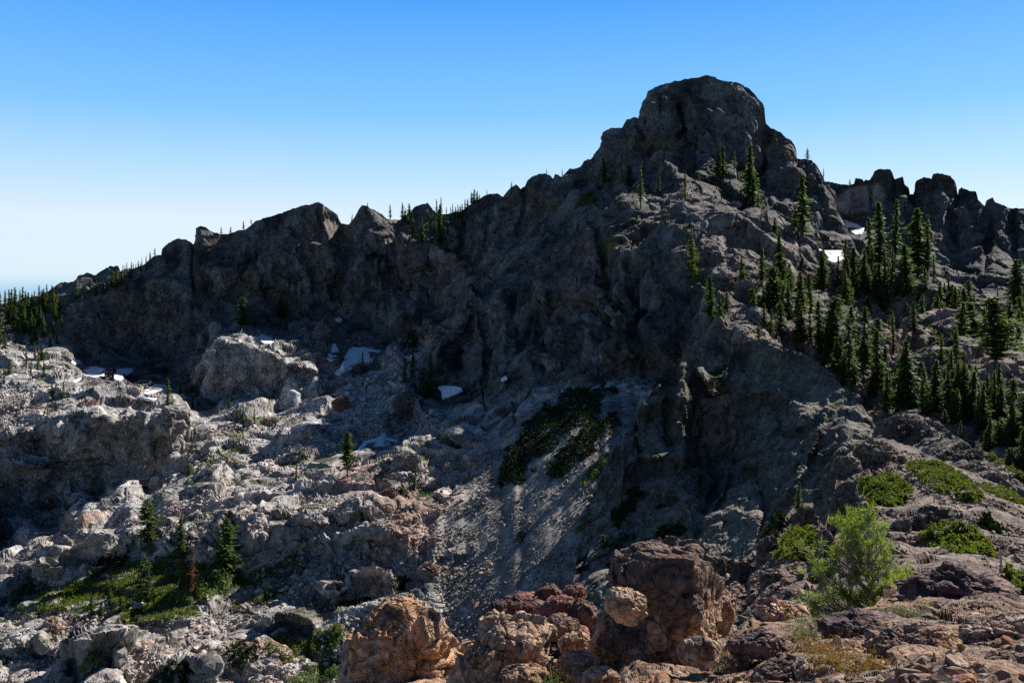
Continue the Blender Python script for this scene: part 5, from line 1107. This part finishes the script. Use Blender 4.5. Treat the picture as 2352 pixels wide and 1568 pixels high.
stand([(262, 660, 42), (270, 652, 34), (282, 655, 38), (223, 680, 38), (238, 676, 36), (178, 690, 32), (196, 690, 26), (300, 640, 26), (250, 668, 30), (210, 672, 26)], ['fir', 'wide'], "dark tree hanging on the ridge flank beneath the rounded knob at left", "trees on the left ridge flank")
stand([(283, 622, 16), (292, 620, 20), (302, 619, 22), (312, 616, 14), (318, 613, 20), (326, 610, 24), (336, 606, 20), (344, 600, 22), (288, 634, 26), (306, 630, 26), (322, 626, 24), (335, 620, 22)], ['fir', 'thin'], "little fir in the row along the skyline left of the lone tree", G_ridge)
stand([(1004, 508, 52), (1011, 498, 46), (1008, 520, 40), (1000, 536, 44), (1018, 530, 40), (1012, 556, 96), (1026, 518, 44), (1035, 512, 40), (1040, 505, 40), (1046, 508, 34), (1052, 500, 32), (1058, 502, 30), (1030, 540, 36), (1044, 530, 30), (1060, 520, 28), (990, 528, 40), (984, 500, 24), (992, 505, 30)], ['fir', 'thin'], "dark fir in the skyline grove of the saddle", "firs of the skyline grove")
stand([(925, 503, 38), (930, 510, 34), (941, 500, 34), (936, 515, 30), (946, 520, 30), (922, 520, 24)], ['fir'], "small fir in the clump left of the flat crag on the ridge", "clump of firs on the ridge")
stand([(1084, 468, 30), (1090, 466, 34), (1096, 464, 28), (1102, 462, 18), (1068, 486, 30), (1062, 490, 24), (1074, 480, 26)], ['fir'], "small fir in the clump at the right end of the skyline grove", "clump of firs on the ridge")
# wooded right slope: measured trees (crop column, top, base)
W4 = [(750, 290, 520), (825, 280, 540), (690, 380, 640), (960, 330, 620), (1015, 365, 640), (893, 475, 560), (1140, 700, 880), (1230, 770, 1060), (1520, 620, 830), (1075, 740, 950), (1050, 820, 990), (165, 380, 500), (180, 430, 640), (420, 570, 800), (510, 600, 800), (550, 500, 720), (580, 720, 880), (600, 540, 770), (650, 560, 820), (660, 600, 840), (740, 640, 860), (780, 650, 900), (800, 560, 820), (160, 650, 930), (240, 760, 1000), (310, 690, 980), (400, 850, 1170), (340, 930, 1120), (460, 820, 1200), (560, 880, 1250), (570, 950, 1370), (430, 1090, 1240), (600, 1180, 1340), (680, 890, 1010), (710, 1010, 1400), (745, 1200, 1400), (785, 1260, 1500), (830, 900, 1180), (920, 870, 980), (972, 820, 1000), (1050, 1190, 1500), (1130, 1210, 1290), (1300, 1240, 1420), (1480, 860, 1100), (1530, 900, 1150),
      (200, 580, 760), (225, 620, 800), (130, 760, 930), (270, 850, 1080), (370, 800, 1060), (480, 900, 1180), (520, 820, 1000), (620, 700, 850), (700, 540, 720), (720, 640, 800), (630, 600, 740), (590, 560, 700), (680, 640, 820), (760, 560, 740), (870, 600, 780), (850, 650, 860), (560, 640, 800), (640, 720, 820), (300, 900, 1110), (350, 700, 900), (30, 780, 900), (45, 800, 960), (75, 560, 770), (80, 860, 1000), (100, 780, 900), (190, 880, 1040), (215, 780, 960), (255, 640, 800), (500, 980, 1200), (530, 1060, 1300), (760, 1110, 1330), (690, 1230, 1400), (820, 1230, 1440), (1190, 800, 960), (1160, 760, 920), (1260, 860, 1040), (1100, 880, 1000), (1340, 900, 1090), (1410, 1020, 1180), (1440, 880, 1060), (1500, 1000, 1180), (1240, 900, 1080), (1000, 1240, 1420), (1180, 1240, 1400), (1400, 1280, 1400), (930, 560, 720), (1050, 600, 740), (1000, 650, 800)]
W4 = sorted(set(W4), key=lambda t: t[2])
for (cx, ct, cb) in W4:
    x = cx * .4029 + 1722.6; yt = ct * .4029 + 344.5; yb = cb * .4029 + 344.5; yb0 = np.interp(x, S_main.xs, S_main.ty) + 4
    yb = max(yb, yb0); asp = rnd.random()
    tree(S_main, x, yb, yb - yt, 'thin' if asp < .3 else 'fir' if asp < .92 else 'pole', "dark fir among the many on the wooded right slope", "firs of the wooded right slope", wscale=1.15, solo=False)
SP = [(2079, 555, 680, 'wide', "broad layered conifer, widest crown before the pinnacles"), (2199, 690, 794, 'pale', "pale feathery fir on the wooded right slope"), (2281, 676, 862, 'pole', "tall grey-green conifer with a bare lower trunk near the right edge"), (2335, 566, 680, 'pale', "yellowish spreading conifer at the right edge before the pinnacles"),
      (2067, 780, 950, 'fir', "biggest dark fir just above the near spur's crest"), (2038, 850, 948, 'fir', "dark fir at the left foot of the biggest one above the spur's crest"), (1925, 770, 855, 'pale', "yellow-green thin fir at the buttress crest, left one"), (1945, 800, 888, 'pale', "yellow-green thin fir at the buttress crest, right one"), (1777, 708, 775, 'pale', "low spreading pale conifer on the brow above the buttress"), (1745, 740, 790, 'pale', "small yellowish conifer left of the low spreading pale one")]
for (x, yt, yb, k, lab) in SP: tree(S_main, x, yb, yb - yt, k, lab, "firs of the wooded right slope")
rr = random.Random(5); rows = []
for k in range(44):
    x = rr.uniform(2170, 2420); yl = np.interp(x, [2170, 2250, 2352, 2420], [985, 1040, 1092, 1120]); yb = yl - rr.uniform(-25, 110); rows.append((x, yb, rr.uniform(60, 105)))
stand(sorted(rows, key=lambda t: t[1]), ['fir', 'fir', 'wide'], "shadowy fir in the dark wood beyond the near spur", "firs of the dark wood beyond the spur")
rr = random.Random(77); rows = []; ZP = [(1890, 610), (1980, 600), (2100, 625), (2352, 720), (2440, 1050), (2352, 1060), (2200, 985), (2020, 940), (1880, 820), (1780, 750), (1740, 680), (1800, 640)]
while len(rows) < 90:
    x, y = rr.uniform(1740, 2440), rr.uniform(600, 1060)
    if inside(np.array([x]), np.array([y]), ZP)[0]: rows.append((x, y, (rr.uniform(22, 60) + (y - 600) * .11) * rr.choice([.6, 1, 1, 1.3])))
stand(sorted(rows, key=lambda t: t[1]), ['fir', 'fir', 'wide', 'thin', 'pale', 'pole'], "dark fir among the many on the wooded right slope", "firs of the wooded right slope")
flush_mass(300 - len(TL) - len(SP) - 1)
tree(S_pin, 1952, 426, 18, 'fir', "tiny fir in the gap left of the first pinnacle", G_ridge)

# ------------------------------------------------------------------ snags and fallen logs
def snag(S, x, yb, h, lean, seed, label, nb=6, thick=.02, d=None, cat="dead tree"):
    p, nn = on(S, x, yb); p = np.array(p, float)
    if d: p = W(x, yb, d)
    dd = float(p[1]); H = h * dd / F; r = np.random.RandomState(seed); A = Acc()
    zs = np.linspace(-.05, 1, 9); pts = [np.array([lean * H * z * z + r.randn() * .006 * H, r.randn() * .006 * H, z * H]) for z in zs]
    A.add(*tube_np(pts, [max(.003 * H, thick * H * (1.05 - z * .9)) for z in np.clip(zs, 0, 1)], 7))
    o = mesh_np("trunk", np.concatenate(A.V), np.concatenate(A.F), M_dead, True)
    e = link(bpy.data.objects.new("snag", None)); e.location = p; props(e, label, cat)
    link(bpy.data.objects.new("trunk", o), e)
    for b in range(nb):
        z = r.uniform(.35, .95); az = r.rand() * 6.28; L = H * r.uniform(.10, .26) * (1.2 - z); q = np.array([lean * H * z * z, 0, z * H]); bp = [q]
        dr = np.array([math.cos(az), math.sin(az), r.uniform(-.2, .4)])
        for s_ in range(5): dr = dr + r.randn(3) * .25; bp.append(bp[-1] + dr / np.linalg.norm(dr) * L / 5)
        V, Fq = tube_np(bp, [thick * H * .32 * (1 - .8 * k / 5) for k in range(6)], 5)
        link(bpy.data.objects.new("branch", mesh_np("branch", V, Fq, M_dead, True)), e)
snag(S_main, 840, 1168, 104, .02, 3, "bare grey snag on the rubble right of the tarn", 8, .014)
snag(S_main, 478, 1328, 42, .0, 4, "broken grey snag between the dying tree and the largest conifer", 3, .03)
snag(S_F, 2145, 1152, 88, -.08, 5, "thin grey snag beside the shrub mats on the near spur", 5, .018)
snag(S_F, 2300, 1325, 96, -.03, 6, "twisted weathered snag near the right edge, with a side limb", 9, .035)
snag(S_main, 2340, 745, 62, .0, 7, "pale dead trunk at the right edge among dark firs", 2, .03)
snag(S_main, 1936, 850, 80, .0, 8, "bare reddish-grey trunk between the firs behind the buttress crest", 4, .02)
snag(S_main, 1608, 720, 60, .25, 9, "leaning dead tree on the lip of the central cliff", 5, .03)
snag(S_G, 1652, 1452, 26, .3, 12, "broken stub of dead wood by the tallest near boulder", 3, .04)
def fallen(S, x0_, y0_, x1_, y1_, rad, label):
    a, _ = on(S, x0_, y0_); b, _ = on(S, x1_, y1_); a = np.array(a); b = np.array(b); b[1] = a[1] + np.clip(b[1] - a[1], -4, 4)
    b = W(x1_, y1_, b[1]); up = np.array([0, -rad, rad * 1.4]); pts = [a + up + (b - a) * t + np.array([0, 0, .15 * math.sin(t * 5)]) * rad for t in np.linspace(0, 1, 7)]
    V, Fq = tube_np(pts, [rad * (1 - .6 * t) for t in np.linspace(0, 1, 7)], 7)
    props(link(bpy.data.objects.new("fallen_log", mesh_np("fallen_log", V, Fq, M_dead, True))), label, "log", "fallen logs")
fallen(S_main, 548, 778, 557, 757, .55, "upright-leaning white log on top of the granite knoll")
fallen(S_main, 1833, 555, 1845, 580, .35, "white log on the rubble slope left of the bright snow patch")
fallen(S_main, 1975, 828, 1992, 858, .22, "slanting pale log among the firs above the spur's crest")
fallen(S_main, 1915, 846, 1925, 840, .25, "short white log behind the buttress crest")

# ------------------------------------------------------------------ shrub mats
def mat(S, poly, label, dens, hgt, leaf, m=M_mat, seed=1, group="green shrub mats", name="shrub_mat", cat="shrub"):
    grp_dark = m is M_dkmat; r = np.random.RandomState(seed); P = np.array(poly, float); x = r.uniform(P[:, 0].min() - 6, P[:, 0].max() + 6, 60000); y = r.uniform(P[:, 1].min() - 6, P[:, 1].max() + 6, 60000)
    sd = poly_sd(x, y, poly) + (12 if grp_dark else 6) * fbm(np.stack([x / 22, y / 12, 0 * x + seed], -1), 4, .6) * min(1, (P[:, 0].max() - P[:, 0].min()) / 60); k = sd > 0; x, y, sd = x[k], y[k], sd[k]
    area = k.mean() * (np.ptp(P[:, 0]) + 12) * (np.ptp(P[:, 1]) + 12); n = min(len(x), int(area * dens * 1.5)); x, y, sd = x[:n], y[:n], sd[:n]
    pos, nrm, _, _ = onv(S, x, y)
    edge = np.clip(sd / 9, 0, 1) ** .6; cl = .72 + .9 * fbm(pos / (hgt * 2.0) + seed, 4)
    hh = hgt * edge * np.clip(cl, .2, 1.5) * (1 - .5 * r.rand(n) ** 2)
    up = nrm * .5 + np.array([0, 0, .7]); C = pos + up * (hh + (.10 if S is S_F else 0))[:, None] + r.randn(n, 3) * leaf * .5
    a = r.randn(n, 3) + np.array([0, 0, .9]); a /= np.linalg.norm(a, axis=1, keepdims=True); w = np.cross(a, r.randn(n, 3)); w /= np.linalg.norm(w, axis=1, keepdims=True)
    s = (leaf * r.uniform(.6, 1.3, n))[:, None]
    cell = np.floor(C / (leaf * 3.2)).astype(int); cell -= cell.min(0); keys = {}           # keep the one connected clump
    for i_, t in enumerate(map(tuple, cell)): keys.setdefault(t, []).append(i_)
    seen = set(); best = []
    for k0 in keys:
        if k0 in seen: continue
        seen.add(k0); st_ = [k0]; comp = []
        while st_:
            q = st_.pop(); comp += keys[q]
            for dx in (-1, 0, 1):
                for dy in (-1, 0, 1):
                    for dz in (-1, 0, 1):
                        r_ = (q[0] + dx, q[1] + dy, q[2] + dz)
                        if r_ in keys and r_ not in seen: seen.add(r_); st_.append(r_)
        if len(comp) > len(best): best = comp
    bi = np.array(best); C, a, w, s = C[bi], a[bi], w[bi], s[bi]
    V, Fq = quads(C, a * s, w * s * .55)
    o = link(bpy.data.objects.new(name, mesh_np(name, V, Fq, m))); props(o, label, cat, group); return o
GT = "dark shrub thickets on the talus"
MT = [
 (S_main, [(1138, 1112), (1160, 1120), (1195, 1108), (1225, 1068), (1290, 1012), (1340, 975), (1380, 945), (1372, 915), (1340, 896), (1312, 902), (1285, 915), (1240, 950), (1205, 975), (1165, 1035)], "long dark thicket running down the upper talus, largest of them", .4, 1.3, .42, M_dkmat, GT),
 (S_main, [(1250, 1095), (1275, 1100), (1345, 1048), (1395, 1000), (1425, 960), (1400, 950), (1365, 968), (1330, 985), (1300, 1018), (1262, 1060)], "second long dark thicket between the largest one and the buttress", .35, 1.2, .42, M_dkmat, GT),
 (S_main, [(1335, 1112), (1350, 1106), (1385, 1080), (1412, 1052), (1395, 1042), (1360, 1068)], "small thicket with sunlit edges beside the pale gravel streak", .4, .9, .3, M_mat, GT),
 (S_main, [(1290, 905), (1330, 885), (1400, 880), (1420, 900), (1370, 915), (1310, 915)], "dark shrubs at the very foot of the central cliff", .35, 1.0, .4, M_dkmat, GT),
 (S_main, [(1325, 1222), (1340, 1190), (1358, 1165), (1372, 1138), (1392, 1128), (1385, 1160), (1370, 1190), (1350, 1215)], "yellow-green shrub edged by sun at the left foot of the buttress", .45, .9, .28, M_mat, GT),
 (S_main, [(1175, 1256), (1190, 1226), (1215, 1218), (1208, 1242), (1190, 1254)], "lone dark shrub on the fine scree", .45, .8, .25, M_dkmat, GT),
 (S_main, [(1338, 1376), (1345, 1348), (1380, 1328), (1410, 1300), (1425, 1310), (1400, 1345), (1370, 1378)], "bright green shrub behind the near boulders at the foot of the scree", .5, .8, .22, M_mat, GT),
 (S_E, [(1395, 1305), (1420, 1280), (1480, 1240), (1560, 1195), (1575, 1215), (1500, 1275), (1430, 1325)], "long black-green thicket under the buttress, just above the tallest near boulder", .4, .8, .25, M_dkmat, GT),
 (S_E, [(1395, 1250), (1420, 1225), (1470, 1222), (1450, 1245), (1410, 1262)], "small dark thicket at the left foot of the buttress wall", .4, .7, .25, M_dkmat, GT),
 (S_E, [(1400, 1200), (1420, 1150), (1460, 1110), (1480, 1130), (1450, 1180), (1420, 1210)], "dark thicket in the lower gully of the buttress's left side", .4, .9, .3, M_dkmat, GT),
 (S_main, [(1606, 862), (1620, 843), (1650, 835), (1664, 836), (1656, 856), (1634, 874), (1616, 878)], "bright green mat in the notch of the buttress", .5, .6, .25, M_mat, None),
 (S_main, [(1636, 890), (1650, 882), (1662, 888), (1660, 915), (1646, 915)], "smaller green shrub just below the mat in the buttress notch", .5, .6, .25, M_mat, None),
 (S_main, [(1325, 478), (1340, 452), (1362, 438), (1370, 448), (1352, 474)], "green shrub patch on the slope left below the dome", .5, 1.0, .5, M_mat, None),
 (S_main, [(1640, 428), (1660, 418), (1682, 420), (1676, 428)], "yellow-green shrub strip at the foot of the dome", .6, .8, .4, M_mat, None),
 (S_main, [(1745, 472), (1770, 476), (1800, 486), (1812, 494), (1790, 492), (1755, 480)], "yellow-green shrub strip on the rounded rock below the tallest fir", .6, .8, .4, M_mat, None),
 (S_main, [(1845, 552), (1870, 545), (1886, 556), (1870, 562)], "small green shrub left of the bright snow patch", .6, .7, .35, M_mat, None),
 (S_main, [(1578, 640), (1600, 632), (1618, 646), (1600, 660), (1584, 652)], "green shrub around the yellowish conifers on the cliff lip", .6, .8, .35, M_mat, None),
 (S_main, [(2118, 742), (2140, 748), (2170, 772), (2210, 800), (2190, 806), (2150, 785)], "long green shrub strip along the brow of the right slope", .5, .6, .3, M_mat, None),
 (S_main, [(2118, 815), (2140, 808), (2150, 816), (2130, 824)], "small green shrub on the rocks of the right slope", .6, .6, .3, M_mat, None),
 (S_main, [(2310, 818), (2352, 838), (2380, 850), (2350, 848)], "green shrub strip at the right edge by the tall grey-green conifer", .5, .6, .3, M_mat, None),
 (S_main, [(2066, 676), (2080, 670), (2098, 676), (2092, 684)], "bright shrub at the foot of the broad layered conifer", .6, .7, .35, M_mat, None),
 (S_E, [(2240, 1030), (2270, 1040), (2320, 1068), (2360, 1090), (2352, 1105), (2290, 1066), (2250, 1046)], "green shrub edge along the crest before the dark wood", .6, .5, .14, M_mat, None),
 (S_F, [(1968, 1120), (1990, 1102), (2030, 1092), (2062, 1098), (2086, 1122), (2100, 1132), (2085, 1145), (2060, 1150), (2072, 1170), (2050, 1192), (2032, 1182), (2036, 1160), (2000, 1150)], "thick bright green mat draped over the near rock knob", 1.4, .55, .12, M_mat, None),
 (S_F, [(2080, 1075), (2100, 1068), (2140, 1062), (2190, 1080), (2230, 1110), (2252, 1142), (2230, 1152), (2190, 1136), (2150, 1126), (2110, 1102)], "broad green mat on the scree around the thin snag", .7, .4, .12, M_mat, None),
 (S_F, [(2110, 1245), (2140, 1212), (2200, 1210), (2260, 1240), (2292, 1272), (2292, 1306), (2240, 1302), (2185, 1275)], "wide green mat behind the dark slab, left of the twisted snag", .7, .35, .09, M_mat, None),
 (S_F, [(2258, 1122), (2290, 1116), (2330, 1134), (2366, 1160), (2340, 1164), (2290, 1142)], "low yellow-green mat high on the scree near the right edge", .7, .3, .1, M_mat, None),
 (S_F, [(1790, 1265), (1806, 1240), (1830, 1218), (1870, 1222), (1885, 1240), (1850, 1252), (1830, 1268)], "mid-green shrub beneath the pale pine's crag", .8, .45, .12, M_mat, None),
 (S_F, [(1768, 1284), (1800, 1270), (1845, 1268), (1850, 1280), (1790, 1292)], "flat bright mat left of the bushy pine", .8, .35, .1, M_mat, None),
 (S_F, [(1842, 1284), (1870, 1268), (1920, 1268), (1930, 1284), (1880, 1292)], "flat green mat touching the bushy pine's crown", .8, .35, .1, M_mat, None),
 (S_F, [(1755, 1250), (1766, 1205), (1790, 1180), (1800, 1195), (1780, 1235)], "dark shrub in the cleft left of the pale pine's crag", .8, .5, .12, M_dkmat, None),
 (S_F, [(2310, 1320), (2352, 1330), (2400, 1370), (2352, 1385), (2330, 1350)], "green shrub at the right edge behind the dark slab", .7, .35, .09, M_mat, None),
 (S_F, [(2250, 1225), (2262, 1195), (2285, 1200), (2300, 1240), (2280, 1250)], "dark bush above the twisted snag", .8, .5, .1, M_dkmat, None),
 # basin
 (S_main, [(440, 1350), (460, 1325), (500, 1318), (540, 1330), (520, 1360), (480, 1375), (440, 1372)], "grey-green willow thicket around the reddish dying tree", .4, 2.0, .4, M_sage, None),
 (S_main, [(372, 1378), (400, 1350), (440, 1352), (450, 1385), (400, 1402)], "grey-green willow thicket right of the big broad meadow conifer", .4, 1.8, .4, M_sage, None),
 (S_main, [(540, 1345), (575, 1320), (640, 1290), (690, 1268), (680, 1290), (620, 1322), (570, 1352)], "olive shrub strip climbing right from the largest conifer", .3, .9, .35, M_mat, None),
 (S_main, [(180, 1310), (230, 1285), (290, 1275), (300, 1290), (240, 1320), (190, 1325)], "dark brush in the shade above the meadow", .35, 1.2, .4, M_dkmat, None),
 (S_main, [(50, 1345), (80, 1335), (92, 1350), (70, 1362), (52, 1360)], "grey bush at the left end of the meadow", .45, 1.4, .35, M_sage, None),
 (S_main, [(600, 1490), (640, 1455), (700, 1440), (760, 1425), (800, 1438), (790, 1475), (740, 1515), (660, 1520)], "large dark shrub patch at the bottom, left of the orange boulder", .3, 1.0, .28, M_mat, None),
 (S_main, [(770, 1390), (820, 1360), (880, 1330), (925, 1335), (900, 1362), (820, 1392)], "dark shrub strip on the slope just above the orange boulder", .35, 1.0, .28, M_dkmat, None),
 (S_main, [(520, 1500), (560, 1470), (600, 1475), (590, 1520), (540, 1530)], "dark shrub left of the large patch at the bottom", .35, 1.0, .3, M_dkmat, None),
 (S_main, [(560, 1380), (620, 1350), (660, 1340), (650, 1365), (590, 1390)], "olive shrub patch in the pale rubble right of the willows", .35, .7, .3, M_mat, None),
 (S_main, [(955, 1140), (970, 1126), (998, 1130), (996, 1146), (970, 1148)], "rounded blue-green shrub on the rubble left of the talus", .6, 1.0, .3, M_sage, None),
 (S_main, [(660, 1570), (700, 1530), (790, 1500), (790, 1560), (740, 1600), (660, 1600)], "grey-green shrubs in the bottom corner beside the orange boulder", .3, 1.0, .28, M_sage, None),
 (S_main, [(180, 1425), (220, 1402), (300, 1412), (400, 1412), (380, 1430), (260, 1438)], "low green growth along the near edge of the meadow", .3, .6, .3, M_mat, None),
 (S_main, [(160, 1540), (200, 1500), (240, 1495), (230, 1530), (190, 1550)], "grey-green shrub at the bottom left", .35, .9, .3, M_sage, None),
 (S_main, [(345, 1575), (380, 1520), (430, 1500), (440, 1540), (400, 1590)], "dark shrub between the brown crags at the bottom", .3, 1.0, .3, M_dkmat, None),
 (S_main, [(640, 1065), (660, 1056), (690, 1060), (684, 1072), (660, 1074)], "green turf patch left of the tarn", .5, .6, .3, M_mat, None),
]
for i, (S, poly, lab, dn, hg, lf, m, grp) in enumerate(MT):
    mat(S, poly, lab, dn, hg, lf, m, i + 3, grp or "green shrub mats")

# meadow grass
def grass(S, poly, n, hgt, seed, m):
    r = np.random.RandomState(seed); P = np.array(poly, float); x = r.uniform(P[:, 0].min(), P[:, 0].max(), n * 3); y = r.uniform(P[:, 1].min(), P[:, 1].max(), n * 3)
    k = (poly_sd(x, y, poly) + 55 * fbm(np.stack([x / 34, y / 12, 0 * x], -1), 3)) > 4; x, y = x[k][:n], y[k][:n]; n = len(x); pos, nr, _, cl = onv(S, x, y)
    k = cl < .6; pos = pos[k]; n = len(pos); a = r.randn(n, 3) * .35 + np.array([0, 0, 1]); w = np.cross(a, r.randn(n, 3)); w /= np.linalg.norm(w, axis=1, keepdims=True)
    s = (hgt * r.uniform(.5, 1.3, n))[:, None]; V, Fq = quads(pos + a * s * .6, a * s, w * s * .5)
    props(link(bpy.data.objects.new("grass", mesh_np("grass", V, Fq, m))), kind='stuff')
grass(S_main, MEADOW, 16000, .35, 3, M_mat)
grass(S_main, GULLYGREEN, 3000, .4, 4, M_mat)

# ------------------------------------------------------------------ the bushy long-needled pine in front
def pine(base, H, label):
    r = np.random.RandomState(31); e = link(bpy.data.objects.new("pine", None)); e.location = base; props(e, label, "pine")
    T = Acc(); tips = []
    def limb(p, d, L, rad, lvl, up):
        pts = [np.array(p, float)]; dd = np.array(d, float); n = 7; rr = [rad]
        for k in range(n):
            dd = dd + r.randn(3) * .16 + np.array([0, 0, up]); dd /= np.linalg.norm(dd); pts.append(pts[-1] + dd * L / n); rr.append(rad * (1 - .75 * (k + 1) / n))
            if lvl > 0 and k >= 1:
                for _ in range(1 if lvl == 1 else 2):
                    az = r.randn(3); az -= az @ dd * dd; az /= np.linalg.norm(az) + 1e-6; q = dd * .6 + az * .8 + np.array([0, 0, .12])
                    limb(pts[-1], q / np.linalg.norm(q), L * r.uniform(.32, .55) * (1.15 - k / n * .6), rr[-1] * .65, lvl - 1, .07)
            if lvl == 0 and k >= 3: tips.append((pts[-1], dd.copy()))
        tips.append((pts[-1], dd.copy())); T.add(*tube_np(pts, rr, 5))
    k = H
    for (ang, L, z, fw) in [(-1.0, .62, .30, -.3), (-.75, .68, .36, .2), (-.45, .62, .48, -.2), (.1, .60, .52, 0), (.4, .55, .46, .3), (.75, .52, .36, -.1), (1.05, .52, .28, -.3), (-.2, .55, .6, .4), (-1.25, .55, .22, .3), (1.25, .5, .20, .2), (.9, .5, .30, -.6), (-.6, .5, .28, -.7), (.2, .5, .42, -.6), (-1.5, .34, .2, -.3)]:
        d = np.array([math.sin(ang), fw, math.cos(ang) * .9]); d /= np.linalg.norm(d)
        limb((0.02 * ang * k, 0, z * k * .8), d, L * k * .76, .020 * k, 2, .02)
    T.add(*tube_np([np.array([0.03 * math.sin(z * 4), 0, z]) * k for z in np.linspace(-.05, .62, 7)], [.030 * k * (1 - .5 * t) for t in np.linspace(0, 1, 7)], 7))
    link(bpy.data.objects.new("trunk", T.mesh("trunk", M_dead, True)), e)
    rs = np.random.RandomState(8); idx = rs.permutation(len(tips))[:420]; C = []; U = []; Wd = []
    for t in idx:
        p, d = tips[t]; n = 30; v = rs.randn(n, 3) * .85 + d * .8 + np.array([0, 0, .1]); v /= np.linalg.norm(v, axis=1, keepdims=True); L = .062 * k * rs.uniform(.75, 1.2, (n, 1)); st = p - d * rs.rand(n, 1) * .05 * k
        w = np.cross(v, rs.randn(n, 3)); w /= np.linalg.norm(w, axis=1, keepdims=True); C.append(st + v * L * .5); U.append(v * L * .5); Wd.append(w * .0021 * k)
    V, Fq = quads(np.concatenate(C), np.concatenate(U), np.concatenate(Wd))
    link(bpy.data.objects.new("crown", mesh_np("crown", V, Fq, M_pine)), e); print("pine tips", len(tips))
pine(W(1996.0, 1490.0, 16.0), 2.5, "bushy bright green pine with long needles and pale bare branches, nearest tree")

# near shrubs
def twig_shrub(p, R_, H, seed, label, m, n=700, leaf=.02, name="shrub", stems=60):
    r = np.random.RandomState(seed); e = link(bpy.data.objects.new(name, None)); e.location = p; props(e, label, "shrub", "low shrubs on the foreground ledge")
    T = Acc(); C = []
    for s_ in range(stems):
        az = r.rand() * 6.28; lean = r.uniform(.1, 1.0); h = H * r.uniform(.5, 1.0); o = np.array([r.randn() * R_ * .25, r.randn() * R_ * .25, -.03])
        pts = [o + np.array([math.cos(az) * lean * R_ * t ** 1.3, math.sin(az) * lean * R_ * t ** 1.3, h * t]) + r.randn(3) * .01 * t for t in np.linspace(0, 1, 6)]
        T.add(*tube_np(pts, [.0035, .003, .0026, .002, .0016, .001], 3))
        for _ in range(int(n / stems)):
            t = r.uniform(.3, 1.02); i = min(4, int(t * 5)); q = pts[i] + (pts[i + 1] - pts[i]) * (t * 5 - i); C.append(q + r.randn(3) * leaf * 1.1)
    link(bpy.data.objects.new("stems", T.mesh("stems", M_dead)), e)
    C = np.array(C); k = len(C); a = r.randn(k, 3) + np.array([0, 0, .6]); a /= np.linalg.norm(a, axis=1, keepdims=True); w = np.cross(a, r.randn(k, 3)); w /= np.linalg.norm(w, axis=1, keepdims=True)
    s = leaf * r.uniform(.5, 1.2, (k, 1)); V, Fq = quads(C, a * s, w * s * .4)
    link(bpy.data.objects.new("leaves", mesh_np("leaves", V, Fq, m)), e)
def gp(x, y): return np.array(on(S_G, x, y)[0], float)
twig_shrub(gp(1862, 1500), .26, .22, 1, "orange-tinged dry shrub, leftmost of the dry ones in the foreground", M_dry, 1800, .010)
twig_shrub(gp(1905, 1530), .30, .24, 2, "dry ochre shrub in the middle of the foreground row", M_dry, 2200, .010)
twig_shrub(gp(1985, 1556), .26, .20, 3, "dry ochre shrub with straw stems, lowest at the frame edge", M_dry, 2000, .010)
twig_shrub(gp(1845, 1462), .22, .16, 4, "grey-green scrub above the orange-tinged shrub", M_sage, 1400, .009)
twig_shrub(gp(1850, 1435), .26, .17, 5, "small olive shrub against the left foot of the bushy pine", M_sage, 1200, .012)
twig_shrub(gp(1668, 1540), .24, .24, 6, "green leafy plant in the corner right of the tallest boulder", M_sage, 1500, .011)
twig_shrub(gp(1250, 1600), .26, .30, 7, "bright yellow-green plant at the bottom edge below the pale boulder", M_mat, 1800, .014)
twig_shrub(gp(1300, 1505), .24, .2, 8, "wispy pale grass-like plant among the stones right of the pale boulder", M_sage, 900, .009)
twig_shrub(gp(2110, 1395), .2, .12, 9, "rust-orange low plant right of the bushy pine", M_dry, 1000, .012)
twig_shrub(gp(2085, 1415), .24, .14, 10, "low green plant under the right side of the bushy pine", M_mat, 1000, .012)
